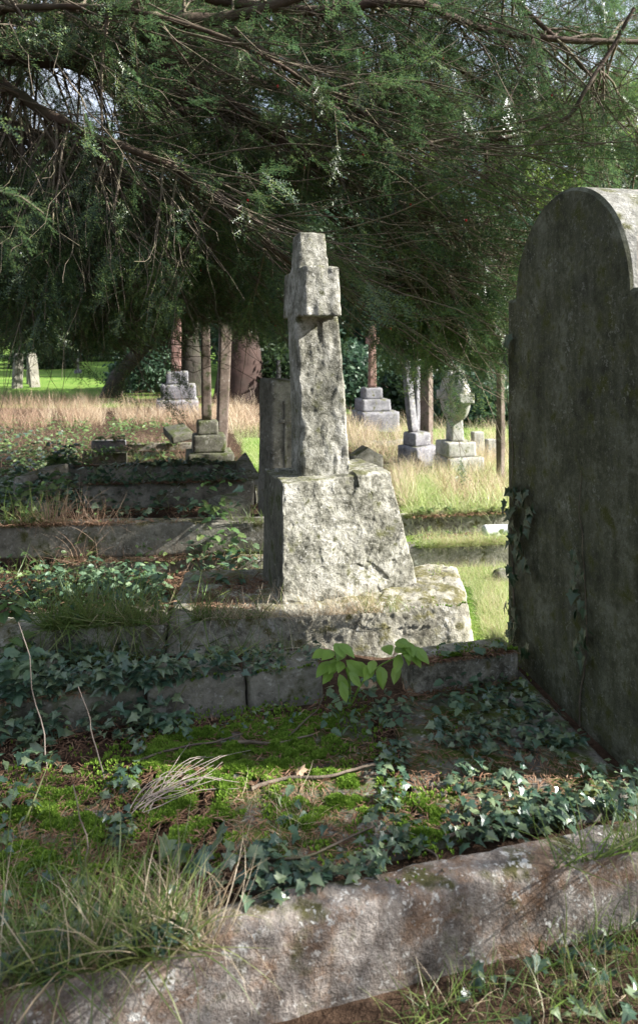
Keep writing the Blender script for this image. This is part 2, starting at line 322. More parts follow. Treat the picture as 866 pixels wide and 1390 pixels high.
# --- cross grave
edge_stone('kerb_stone', 'rough mossy kerb stone half hidden by grass, left of the cross base', 'kerb stone', (-1.25, 2.70), (-.585, 2.785), .2, .115, -.1, M['base'], GK, (70, 20, 16), .03, .022, 9, 9)
RECT.append((np.array([.03, 3.1]), nrm(np.array([1., .12])), .55, .22, .11))
def build_cross():
    t = thing('cross_monument', 'rugged rock-faced stone cross leaning on its sunlit rough plinth', 'cross monument', (.03, 3.1, 0))
    L = np.array([.03, 3.1, 0])
    C = [(-.575, 2.77, -.12), (.63, 2.95, -.14), (.69, 3.5, -.14), (-.62, 3.4, -.12), (-.575, 2.815, .12), (.60, 3.0, .12), (.65, 3.47, .115), (-.62, 3.38, .12)]
    V, F = hexa(C, (190, 70, 40), .03, .024, 8.0, 11, .0, .22, .45); obj('base_step', np_mesh('base_step', V-L, F, M['base'], True), t)
    C = [(-.150, 2.925, .07), (.430, 3.17, .07), (.30, 3.56, .08), (-.255, 3.33, .07), (-.145, 2.945, .60), (.31, 3.15, .615), (.2, 3.48, .61), (-.245, 3.30, .595)]
    V, F = hexa(C, (170, 80, 150), .01, .019, 6.0, 21, .0, .22, .42, (-.94, -.36, 0))
    # dressed left face stays smooth; dark mossy stone on it paints in its shade
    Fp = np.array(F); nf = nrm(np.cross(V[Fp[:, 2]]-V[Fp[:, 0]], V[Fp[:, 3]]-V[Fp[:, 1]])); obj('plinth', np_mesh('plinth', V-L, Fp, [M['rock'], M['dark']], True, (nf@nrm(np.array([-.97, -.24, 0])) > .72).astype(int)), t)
    a = np.array([.2, -.98]); b = np.array([.98, .2]); mb = MB()
    def blk(x, z, ha, hb): c = np.array([x-.004, 3.23]); z = 1.2+(z-1.2)*1.042; return [(*(c+a*ha*i+b*hb*j), z) for i, j in ((1, -1), (1, 1), (-1, 1), (-1, -1))]
    secs = [(.008, .56, .135, .105), (.0, .85, .13, .098), (-.02, 1.15, .12, .092), (-.03, 1.3, .115, .088), (-.038, 1.46, .1, .066), (-.04, 1.615, .085, .056)]
    vs = []; fs = []
    for k, s_ in enumerate(secs): vs += blk(*s_)
    for k in range(len(secs)-1):
        for j in range(4): q = k*4; fs.append([q+j, q+(j+1) % 4, q+4+(j+1) % 4, q+4+j])
    fs.append([3, 2, 1, 0]); n = len(vs)-4; fs.append([n, n+1, n+2, n+3]); mb.add(vs, fs)
    ax = blk(-.034, 1.27, .27, .078)+blk(-.036, 1.465, .265, .072)
    mb.add(ax, [[3, 2, 1, 0], [4, 5, 6, 7], [0, 1, 5, 4], [1, 2, 6, 5], [2, 3, 7, 6], [3, 0, 4, 7]])
    V, F = mb.get(); tmp = D.objects.new('tmp', np_mesh('tmp', V, F, M['rock'])); COL.objects.link(tmp)
    rm = tmp.modifiers.new('r', 'REMESH'); rm.mode = 'VOXEL'; rm.voxel_size = .0075
    dg = bpy.context.evaluated_depsgraph_get(); me = D.meshes.new_from_object(tmp.evaluated_get(dg)); D.objects.remove(tmp)
    n = len(me.vertices); W = np.zeros(n*3); me.vertices.foreach_get('co', W); W = W.reshape(-1, 3); vn = np.zeros(n*3); me.vertices.foreach_get('normal', vn); vn = vn.reshape(-1, 3)
    h = .4*facet(W*[1, 1, .35], 10, 31)+.3*facet(W*[1, 1, .5], 26, 32)+.5*fbm(W*[1, 1, .4], 8, 5, 35)+.2*fbm(W*[1, 1, .6], 34, 4, 37); h *= 1-.7*sstep((-vn[:, 0]-.5)/.3); W = W+vn*(.0145*h)[:, None]
    me.vertices.foreach_set('co', (W-L).ravel()); me.polygons.foreach_set('use_smooth', np.ones(len(me.polygons), bool)); me.name = 'cross'
    me.materials.clear(); me.materials.append(M['rock']); me.update(); obj('cross', me, t)
build_cross()

# --- big headstone
def build_headstone():
    u = nrm(np.array([.2025, -.979])); w = np.array([.979, .2025]); o = np.array([.71, 2.784]); sw, W, sh, th = .072, .825, 1.328, .26
    rad = W/2-sw; ts = [0, .03, sw-1e-4]+list(W/2-rad*np.cos(np.linspace(0, math.pi, 61)))+[W-sw+1e-4, W-.03, W]
    ts = np.array(ts)
    def top(t): return np.where((t < sw) | (t > W-sw), sh, sh+np.sqrt(np.maximum(rad*rad-(t-W/2)**2, 0))*1.0)
    tz = top(ts); nr = 90; m = len(ts); lean = .0045
    def sheet(off, ins):
        # shrink slightly for the chamfer ring
        T = np.clip(ts, ins, W-ins); Z = tz-ins; rows = []
        for k in range(nr+1):
            z = lerp(-.25, Z, k/nr); xy = o+u*T[:, None]+w*off; rows.append(np.stack([xy[:, 0]+0*z, xy[:, 1]+0*z, z], 1))
        return np.concatenate(rows)
    offs = [(.0, .012), (.012, .0), (th-.012, 0), (th, .012)]
    SV = [sheet(*q) for q in offs]; d = .004*fbm(SV[0], 9, 5, 51); SV[0] = SV[0]+np.concatenate([w, [0]])*d[:, None]
    V = np.concatenate(SV); n = len(SV[0]); F = []
    for k in range(nr):
        for j in range(m-1):
            q = k*m+j; F.append([q, q+m, q+m+1, q+1]); q += 3*n; F.append([q, q+1, q+m+1, q+m])
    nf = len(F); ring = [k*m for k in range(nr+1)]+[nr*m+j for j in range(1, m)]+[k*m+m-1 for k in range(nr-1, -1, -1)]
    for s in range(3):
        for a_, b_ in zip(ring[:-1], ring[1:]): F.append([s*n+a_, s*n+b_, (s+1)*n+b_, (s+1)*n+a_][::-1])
    sm = np.concatenate([o, [0]])
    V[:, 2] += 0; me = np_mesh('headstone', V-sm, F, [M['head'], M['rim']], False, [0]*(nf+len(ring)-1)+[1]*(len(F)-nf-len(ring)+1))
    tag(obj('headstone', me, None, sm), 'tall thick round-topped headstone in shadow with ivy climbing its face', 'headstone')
build_headstone()

# --- left rows
edge_stone('kerb_stone', 'long plain grey kerb slab standing left of the cross plinth, above a second course', 'kerb stone', XYd(-90, 3.72), XYd(364, 3.86), .14, .222, .05, M['grey'], GK, (120, 10, 16), .012, .008, 5, 12, .215)
edge_stone('kerb_stone', 'cracked lower course below the long plain grey kerb slab', 'kerb stone', XYd(80, 3.69), XYd(372, 3.82), .16, .045, -.15, M['grey'], GK, (90, 10, 16), .012, .012, 6, 13)
GCP = 'corner posts of the grave kerbs'
for px0, px1, py, Y, lab in ((287, 336, 674, 4.12, 'squat faceted stone corner post left of the cross plinth'), (37, 68, 682, 4.1, 'squat stone corner post half grown over at the left behind the long kerb slab')):
    c = XYd((px0+px1)/2, Y); w = (px1-px0)/FP*Y; zt = CAMH-(py-HY)/FP*Y; mb = MB()
    mb.add(*hexa(boxc(*c, -.05, zt-.02, w, w, .5, w*.9, w*.9), (14, 14, 14), .012, .005, 9, 14)); mb.add(*hexa(boxc(*c, zt-.021, zt+.004, w*.88, w*.88, .5, w*.55, w*.55), (10, 10, 4), .006, .003, 9, 15))
    mesh_thing('corner_post', *mb.get(), M['dark'], lab, 'corner post', GCP, smooth=True)
edge_stone('kerb_stone', 'thin pale-edged kerb with ivy below, second kerb line beyond the corner posts', 'kerb stone', XYd(112, 5.2), XYd(345, 5.35), .1, CAMH-.2035*5.25, -.2, M['grey'], GK, (60, 6, 8), .01, .008, 6, 16)
edge_stone('kerb_stone', 'dark kerb with ivy trailing over its face, in front of the dark stepped cross base', 'kerb stone', XYd(66, 6.05), XYd(326, 6.25), .12, CAMH-.178*6.15, -.2, M['grey'], GK, (60, 6, 12), .01, .008, 6, 17)
C = [np.array([*XYd(320, 6.4), .0]), np.array([*XYd(338, 6.4), .0])]
V, F = hexa([(*XYd(322, 5.95), -.2), (*XYd(350, 5.35), -.2), (*XYd(357, 5.5), -.2), (*XYd(333, 6.3), -.2), (*XYd(321, 6.0), .17), (*XYd(347, 5.4), .06), (*XYd(356, 5.6), .1), (*XYd(333, 6.3), .2)], (12, 24, 10), .015, .006, 8, 18)
mesh_thing('kerb_stone', V, F, M['grey'], 'tilted kerb slab lying between the dark stepped cross base and the thick upright stone', 'kerb stone', GK, smooth=True)
V, F = hexa(boxc(*XYd(58, 5.6), -.1, CAMH-.185*5.6, .1, .6, -.2), (8, 20, 8), .015, .01, 8, 19)
mesh_thing('kerb_stone', V, F, M['grey'], 'short kerb return running away at the left end of the ivy-hung dark kerb', 'kerb stone', GK, smooth=True)
edge_stone('kerb_stone', 'short pale marble kerb among ground ivy on the left', 'kerb stone', XYd(124, 9.5), XYd(170, 9.55), .14, CAMH-.146*9.5, -.6, M['pale'], GK, (24, 6, 8), .01, .006, 6, 20)
edge_stone('kerb_stone', 'weathered kerb carrying on to the right of the short pale marble kerb', 'kerb stone', XYd(172, 9.55), XYd(262, 9.7), .14, CAMH-.15*9.6, -.6, M['grey'], GK, (40, 6, 8), .01, .01, 6, 21)
edge_stone('kerb_stone', 'low dark broken kerb just below the short pale marble kerb', 'kerb stone', XYd(112, 8.5), XYd(172, 8.55), .1, CAMH-.163*8.5, -.6, M['dark'], GK, (40, 6, 8), .01, .01, 6, 22)
V, F = hexa(boxc(*XYd(243, 9.2), -.12, -.02, .27, .42, .3), (14, 14, 5), .012, .006, 8, 23); c0 = V.mean(0)
R_ = np.array(Euler((.22, -.12, .15)).to_matrix()); V = (V-c0)@R_.T+Q(242, 588, 9.2)
mesh_thing('fallen_slab', V, F, M['dark'], 'mossy fallen slab tilted against the ground ivy, left of the dark stepped cross base', 'fallen slab', smooth=True)

# --- monuments in the back
GM = 'cross monuments on stepped bases'
def stepped(label, Y, rows, mat, shaft=None, smat=None, yaw=.3, name='cross_monument', group=GM, arm=None, seed=0, base_z=None):
    """rows: (px0, px1, py_top, py_bottom) from the lowest step up; shaft: (px0, px1, py_top, py_bottom, lean in px)"""
    cx = XYd((rows[0][0]+rows[0][1])/2, Y); zb = float(terr(np.array([cx[0]]), np.array([Y]))[0])-.15
    t = thing(name, label, 'cross monument', (*cx, zb), group); L = np.array([*cx, zb])
    for k, (a, b, y0, y1) in enumerate(rows):
        w = (b-a)/FP*Y/(math.cos(yaw)+.55*abs(math.sin(yaw))); c = XYd((a+b)/2, Y); z1 = CAMH-(y0-HY)/FP*Y; z0 = zb if k == 0 else CAMH-(y1-HY)/FP*Y
        V, F = hexa(boxc(*c, z0, z1, w, w*.9, yaw, w*.97, w*.88), (14, 14, 8), .02, .008, 5, seed+k); obj('step', np_mesh('step', V-L, F, mat, True), t)
    if shaft:
        a, b, y0, y1, ln = shaft; w = (b-a)/FP*Y/(math.cos(yaw)+.8*abs(math.sin(yaw))); c = XYd((a+b)/2, Y); mb = MB(); z0 = CAMH-(y1-HY)/FP*Y; z1 = CAMH-(y0-HY)/FP*Y
        lx = ln/FP*Y; mb.add(*hexa(boxc(*c, z0, z1, w, w*.8, yaw, w*.78, w*.65, (lx, 0)), (6, 6, 20), .012, .004, 5, seed+9))
        if arm:
            za = lerp(z0, z1, .74); mb.add(*hexa(boxc(c[0]+lx*.74, c[1], za-.5*w, za+.5*w, w*arm[0], w*arm[1], yaw, ), (10, 10, 6), .012, .004, 5, seed+10))
        V, F = mb.get(); obj('shaft', np_mesh('shaft', V-L, F, smat or mat, True), t)
    return t
stepped('dark brown cross shaft on three dark steps, left of the big tree trunk', 8.5, [(250, 320, 612, 632), (259, 308, 589, 612), (266, 297, 570, 589)], M['dark'], (273, 289, 385, 570, -3), M['brown'], .22, arm=(.85, 4.2), seed=60)
stepped('pink granite cross shaft on pale lichened steps standing in dry grass', 15.5, [(210, 272, 541, 562), (217, 268, 521, 541), (225, 257, 504, 521)], M['pale'], (231, 247, 395, 504, 2), M['pink'], .2, arm=(.8, 3.6), seed=70)
stepped('small pink cross stump on pale grey steps right of the tall rugged cross', 15.5, [(479, 539, 557, 590), (483, 528, 541, 557), (490, 518, 526, 541)], M['pale'], (499, 511, 440, 526, 0), M['pink'], .25, arm=(.8, 3.4), seed=80)
t = stepped('pale wheel-headed cross in the sun beside the big headstone', 10.5, [(592, 652, 618, 646), (594, 642, 598, 618)], M['white'], None, None, .28, seed=90)
def celtic(t):
    L = np.array(t.location); Y = 10.5; yaw = .32; mb = MB(); c = np.array(XYd(617, Y)); z0 = CAMH-.145*Y; zn = CAMH-.113*Y; zt = CAMH-.052*Y; zc = CAMH-.085*Y
    mb.add(*hexa(boxc(*c, z0, zn, .2, .2, yaw, .165, .165), (8, 8, 12), .012, .008, 6, 91))
    mb.add(*hexa(boxc(*c, zn-.001, zn+.05, .2, .2, yaw), (8, 8, 4), .012, .006, 6, 92))
    # wheel head: a disc standing along the arms' direction (towards the camera) with cross arms proud of it
    a = np.array([-math.sin(-.25), -math.cos(.25)]); b = np.array([a[1]*-1, a[0]])
    n = 40; rr = .36; vs = []; fs = []
    prof = [(0, -.10), (rr*.8, -.10), (rr*.86, -.085), (rr, -.075), (rr*1.02, 0), (rr, .075), (rr*.86, .085), (rr*.8, .10), (0, .10)]
    for q in range(n):
        th = 2*math.pi*q/n
        for (r_, d_) in prof: p = c+a*r_*math.cos(th)+b*d_; vs.append((p[0], p[1], zc+r_*math.sin(th)*.95))
    m = len(prof)
    for q in range(n):
        for k in range(m-1): i0, i1 = q*m+k, ((q+1) % n)*m+k; fs.append([i0, i1, i1+1, i0+1])
    mb.add(vs, fs)
    for (ha, z_0, z_1) in ((.085, zn, zt+.02), (.39, zc-.07, zc+.07)):
        C = [(*(c+a*i*ha+b*j*.115), z) for z in (z_0, z_1) for i, j in ((1, -1), (1, 1), (-1, 1), (-1, -1))]
        mb.add(*hexa(C, (8, 12, 8), .01, .006, 7, 95))
    V, F = mb.get(); obj('wheel_cross', np_mesh('wheel_cross', V-L, F, M['white'], True), t)
celtic(t)
def upright(name, label, cat, px0, px1, py, Y, th, mat, yaw=.2, top='flat', lean=(0, 0), group=None, zbase=None, seed=0, w2=.94, par=None):
    c = XYd((px0+px1)/2, Y); w = (px1-px0)/FP*Y; z1 = CAMH-(py-HY)/FP*Y; z0 = (float(terr(np.array([c[0]]), np.array([Y]))[0])-.12) if zbase is None else zbase
    lx = (lean[0]/FP*Y, lean[1]); mb = MB(); wn = max(w-th*abs(math.sin(yaw)), w*.35)/math.cos(yaw)
    zs = z1-(0 if top == 'flat' else wn*(.5 if top == 'round' else .3))
    V, F = hexa(boxc(*c, z0, zs, wn, th, yaw, wn*w2, th*.9, lx), (14, 8, 26), .012, .006, 6, seed); mb.add(V, F)
    if top != 'flat':
        cc, ss = math.cos(yaw), math.sin(yaw); h = wn*w2/2; k = 14; vs = []; fs = []
        for j in range(k+1):
            q = math.pi*j/k; x = -h*math.cos(q); z = (z1-zs)*(math.sin(q) if top == 'round' else (1-abs(math.cos(q))))
            for y in (-th*.45, th*.45): vs.append((c[0]+lx[0]+cc*x-ss*y, c[1]+lx[1]+ss*x+cc*y, zs-.012+z))
        for j in range(k): fs.append([2*j, 2*j+2, 2*j+3, 2*j+1])
        fs.append([2*j for j in range(k+1)][::-1]); fs.append([2*j+1 for j in range(k+1)]); mb.add(vs, fs)
    V, F = mb.get(); return mesh_thing(name, V, F, mat, label, cat, group, smooth=(top == 'flat'))
GH = 'old headstones standing in the grass'
# thick upright behind the cross with a carved sword
c = XYd(378, 4.9); t = thing('headstone', 'thick upright stone with a carved sword, close behind the rugged cross', 'headstone', (*c, -.1), GH); L = np.array([*c, -.1])
V, F = hexa(boxc(c[0], c[1], -.1, .9, .2, .26, .42, .185, .24), (16, 16, 40), .02, .008, 5, 100)
obj('slab', np_mesh('slab', V-L, F, M['grey'], True), t)
fn = np.array([math.sin(.42), -math.cos(.42)]); fu = np.array([math.cos(.42), math.sin(.42)]); mb = MB(); fc = np.array(c)+fn*.13
for du, hw, z0, z1 in ((.0, .009, .22, .74), (.0, .042, .62, .645), (0, .014, .74, .765)):
    C = [(*(fc+fu*(du+i*hw)+fn*j), z) for z in (z0, z1) for i, j in ((-1, .004), (1, .004), (1, -.02), (-1, -.02))]; mb.add(*hexa(C, (3, 3, 6), .003, 0))
V, F = mb.get(); obj('carved_sword', np_mesh('carved_sword', V-L, F, M['grey'], True), t)
upright('headstone', 'small gable-topped stone peeping over the right of the rough plinth', 'headstone', 470, 522, 603, 4.35, .12, M['grey'], .3, 'gable', seed=101, group=GH)
t = stepped('leaning pale cross shaft on a toppled base, in front of two tall slabs', 11, [(543, 594, 604, 625), (549, 582, 586, 604)], M['pale'], (553, 568, 455, 586, -14), M['pale'], .6, seed=110)
def pillar(label, pl, pm, pr, py, Y, mat, seed):
    """square-set stone seen on its corner: shaded face between pl and pm, lit face between pm and pr"""
    yaw = .75; b = (pm-pl)/FP*Y/math.sin(yaw); a = (pr-pm)/FP*Y/math.cos(yaw); c = XYd((pl+pr)/2, Y); z0 = float(terr(np.array([c[0]]), np.array([Y]))[0])-.15; z1 = CAMH-(py-HY)/FP*Y
    V, F = hexa(boxc(*c, z0, z1, a, b, yaw, a*.9, b*.92), (8, 8, 30), .015, .008, 5, seed); mesh_thing('headstone', V, F, mat, label, 'headstone', GH, smooth=True)
pillar('tall brown-sided slab with a pale lit edge, right of the leaning cross shaft', 569, 580, 588, 496, 11.8, M['brown'], 120)
pillar('narrow pale slab directly behind the leaning cross shaft', 562, 565, 571, 495, 12.6, M['pale'], 121)
pillar('slim brown and white slab at the left edge of the big headstone', 672, 678, 686, 470, 9, M['brown'], 122)
upright('headstone', 'low white stone to the right of the wheel-headed cross', 'headstone', 638, 657, 586, 12, .12, M['white'], .3, seed=123, group=GH)
upright('headstone', 'lowest white stone, between the low white stone and the big headstone', 'headstone', 657, 673, 596, 11.4, .12, M['white'], .3, seed=124, group=GH)
upright('headstone', 'far rounded headstone nearest the left edge on the bright lawn', 'headstone', 17, 30, 479, 22, .13, M['grey'], .9, 'round', (2, 0), seed=125, group=GH)
upright('headstone', 'far headstone leaning to the right on the bright lawn', 'headstone', 42, 55, 478, 22.5, .13, M['grey'], .9, 'round', (-5, 0), seed=126, group=GH)
upright('headstone', 'far low headstone half behind the right-leaning one on the bright lawn', 'headstone', 37, 48, 487, 24, .13, M['grey'], .9, 'round', seed=127, group=GH)
stepped('tiny far cross alone in the middle of the bright lawn', 30, [(101, 112, 502, 510)], M['pale'], (104.5, 108.5, 486, 502, 0), M['grey'], .3, arm=(1, 3), seed=130)
# leaning second shaft behind the dark stepped cross, and its pale thin post
V, F = hexa(boxc(*XYd(300, 9.4), -.45, 1.2+.03*9.4, .13, .12, .3, .16, .13, (.06, .05)), (6, 6, 20), .012, .005, 6, 131)
mesh_thing('leaning_shaft', V, F, M['brown'], 'brown leaning shaft close behind the dark stepped cross', 'stone shaft', smooth=True)
V, F = hexa(boxc(*XYd(378, 7), -.2, CAMH-.036*7, .05, .05, .3, .035, .035), (4, 4, 16), .006, .003, 6, 132)
mesh_thing('stone_post', V, F, M['pale'], 'thin pale post tip rising behind the thick upright stone', 'stone post', smooth=True)
# --- right side kerbs, pot, stump
edge_stone('kerb_stone', 'pale-topped kerb across the sunny grass, behind the lying pot', 'kerb stone', XYd(540, 5.0), XYd(760, 5.2), .12, CAMH-.2435*5.1, -.4, M['base'], GK, (60, 8, 12), .012, .008, 7, 140)
edge_stone('kerb_stone', 'moss-capped low kerb across the sunny grass, in front of the lying pot', 'kerb stone', XYd(545, 4.15), XYd(760, 4.3), .13, CAMH-.285*4.22, -.4, M['grey'], GK, (60, 8, 12), .02, .012, 7, 141)
edge_stone('kerb_stone', 'thin white kerb edge under the pale grey stepped base', 'kerb stone', XYd(450, 12.8), XYd(548, 13.2), .1, CAMH-.146*13, -.9, M['white'], GK, (40, 5, 6), .01, .006, 6, 142)
V, F = hexa(boxc(*XYd(680, 3.95), -.25, CAMH-.322*3.95, .11, .11, .4, .08, .08), (14, 14, 12), .03, .02, 9, 143)
mesh_thing('stone_stump', V, F, M['dark'], 'small mossy stump of stone at the left edge of the big headstone', 'stone stump', smooth=True)
def pot():
    p0 = Q(656, 720, 4.75); ax = nrm(np.array([1, .25, -.03])); e1 = nrm(np.cross(ax, [0, 0, 1])); e2 = np.cross(e1, ax); vs = []; fs = []; n = 28
    prof = [(0.004, .0), (.03, 0), (.034, .006), (.036, .02), (.034, .024), (.033, .2), (.039, .205), (.039, .23), (.034, .23), (.028, .2), (.028, .02)]
    for q in range(n):
        th = 2*math.pi*q/n
        for r_, x in prof: vs.append(p0+ax*x+(e1*math.cos(th)+e2*math.sin(th))*r_)
    m = len(prof)
    for q in range(n):
        for k in range(m-1): i0, i1 = q*m+k, ((q+1) % n)*m+k; fs.append([i0, i0+1, i1+1, i1])
    mesh_thing('flower_pot', vs, fs, M['pot'], 'white grave vase lying on its side between the two sunny kerbs', 'vase', smooth=True)
pot()

# ------------------------------------------------------------------ plant kit
def tube(P, r0, r1, k=6, wob=0):
    P = np.asarray(P, float); n = len(P); T = nrm(np.gradient(P, axis=0)); up = np.array([.13, .27, .95]); A = nrm(np.cross(T, up)); B = np.cross(T, A)
    th = np.linspace(0, 2*math.pi, k, endpoint=False); r = np.linspace(r0, r1, n)[:, None, None]
    if wob: r = r*(1+wob*RS.uniform(-1, 1, (n, 1, 1)))
    V = P[:, None]+r*(A[:, None]*np.cos(th)[None, :, None]+B[:, None]*np.sin(th)[None, :, None])
    i = np.arange((n-1)*k); a = i//k; b = i % k; b2 = (b+1) % k
    return V.reshape(-1, 3), np.stack([a*k+b, a*k+b2, (a+1)*k+b2, (a+1)*k+b], 1)
def merge(parts):
    V = []; F = []; n = 0
    for v, f in parts: V.append(v); F.append(f+n); n += len(v)
    return np.concatenate(V), np.concatenate(F)
def frames(d, up):
    x = nrm(d); y = nrm(np.cross(up, x)); z = np.cross(x, y); return np.stack([x, y, z], -1)
def place(temps, org, R, sc, rng=RS):
    """temps: list of (V, F) with equal face width; copies them into one mesh"""
    k = rng.randint(0, len(temps), len(org)); Vs = []; Fs = []; n = 0
    for j, (V, F) in enumerate(temps):
        s = np.where(k == j)[0]
        if not len(s): continue
        W = np.einsum('nij,vj->nvi', R[s]*sc[s][:, None, None], V)+org[s][:, None]
        Fs.append((F[None]+(np.arange(len(s))*len(V))[:, None, None]+n).reshape(-1, F.shape[1])); Vs.append(W.reshape(-1, 3)); n += len(s)*len(V)
    return np.concatenate(Vs), np.concatenate(Fs)
def rand_up(n, tilt=.5):
    v = RS.normal(0, tilt, (n, 3)); v[:, 2] = 1; return nrm(v)
def rand_dir(n, down=0.):
    a = RS.uniform(0, 2*math.pi, n); return np.stack([np.cos(a), np.sin(a), np.full(n, -down)], 1)
def yew_spray(rng, L=.19, side=5, sp=.0135, nl=.022, nw=.006):
    V = []; F = []
    def shoot(p0, d, ln, drop):
        d = nrm(np.array(d)); nn = max(3, int(ln/sp)); s = np.linspace(.04, 1, nn)
        P = p0+d*(s*ln)[:, None]; P[:, 2] -= drop*(s*ln)**2*4; lat = nrm(np.cross([0, 0, 1], d))
        for i in range(nn):
            for sg in (-1, 1):
                nd = nrm(lat*sg+d*rng.uniform(.35, .9)+np.array([0, 0, rng.uniform(-.25, .3)])); l = nl*rng.uniform(.75, 1.1)*(1-.35*s[i]); wv = nrm(np.cross(nd, [0, 0, 1]))*nw/2
                b = len(V); V.extend([P[i], P[i]+nd*l*.45+wv, P[i]+nd*l, P[i]+nd*l*.45-wv]); F.append([b, b+1, b+2, b+3])
        b = len(V); V.extend([p0-lat*.0016, p0+lat*.0016, P[-1]+lat*.0005, P[-1]-lat*.0005]); F.append([b, b+1, b+2, b+3]); return P
    P = shoot(np.zeros(3), [1, 0, 0], L, rng.uniform(.2, .6)); sg = 1
    for k in range(side):
        p = P[int((k+.7)/(side+.6)*len(P))]; sg = -sg; shoot(p, [1, sg*rng.uniform(.7, 1.1), rng.uniform(-.1, .15)], L*rng.uniform(.3, .5)*(1-.4*k/side), .5)
    return np.array(V), np.array(F)
YS = [yew_spray(np.random.RandomState(100+k)) for k in range(6)]
def blade(L=1., bend=.5, w=.02, n=5):
    s = np.linspace(0, 1, n+1); x = bend*s*s; z = np.sqrt(np.maximum(s*s-(x*.85)**2, 0)) if bend < 1 else s*(1-.5*s)
    ww = w*(1-s**2*.9)/2; V = np.concatenate([np.stack([x, -ww, z], 1), np.stack([x, ww, z], 1)])*L
    i = np.arange(n); return V, np.stack([i, i+1, i+n+2, i+n+1], 1)
BL = [blade(1, b, w) for b, w in ((.25, .02), (.5, .022), (.75, .018), (.9, .02), (1.1, .02))]
BLT = [blade(1, b, .011) for b in (.2, .45, .7, .95)]
STEM = [blade(1, b, .006) for b in (.12, .25, .4, .6)]
def leaf_fan(outline, fold=.15, curl=.2):
    O = np.array(outline, float); V = np.concatenate([[[.3, 0, 0]], np.concatenate([O, np.zeros((len(O), 1))], 1)]); V[:, 2] = fold*np.abs(V[:, 1])-curl*(V[:, 0]-.2)**2; n = len(O)
    return V, np.array([[0, i+1, (i+1) % n+1] for i in range(n)])
h = [(0, 0), (-.08, .12), (-.12, .34), (.12, .3), (.22, .52), (.38, .3), (.62, .17), (.98, 0)]
IVY = [leaf_fan(h+[(x, -y) for x, y in h[:0:-1] if y], f, c) for f, c in ((.2, .25), (.05, .5), (-.15, .2), (.35, .1))]
hh = [(0, 0), (.04, .2), (.22, .33), (.34, .24), (.5, .34), (.62, .22), (.78, .2), (1, 0)]
HERB = [leaf_fan(hh+[(x, -y) for x, y in hh[:0:-1] if y], f, c) for f, c in ((.15, .2), (-.1, .4), (.3, .1))]
ho = [(0, 0), (.15, .14), (.38, .24), (.62, .23), (.84, .12), (1, 0)]
OV = [leaf_fan(ho+[(x, -y) for x, y in ho[:0:-1] if y], f, c) for f, c in ((.2, .25), (.05, .4), (.3, .1))]
def in_poly(x, y, poly):
    c = np.zeros(x.shape, bool); n = len(poly)
    for i in range(n):
        x0, y0 = poly[i]; x1, y1 = poly[(i+1) % n]
        c ^= ((y0 > y) != (y1 > y)) & (x < (x1-x0)*(y-y0)/(y1-y0+1e-12)+x0)
    return c
def sample(poly, n, clump=0., csc=.03, seed=1):
    """n random photo pixels inside a polygon, optionally clumped"""
    P = np.array(poly, float); lo, hi = P.min(0), P.max(0); X = []; tot = 0
    while tot < n:
        q = RS.uniform(lo, hi, (n*3, 2)); q = q[in_poly(q[:, 0], q[:, 1], poly)]
        if clump: q = q[vnoise(np.concatenate([q*csc, np.full((len(q), 1), seed*3.7)], 1), seed)*.5+.5 > clump*RS.uniform(.6, 1.2, len(q))]
        X.append(q); tot += len(q)
    return np.concatenate(X)[:n]
def stuff(name, V, F, mat, label, cat): return mesh_thing(name, V, F, mat, label, cat, None, 'stuff')

exec_fol = True
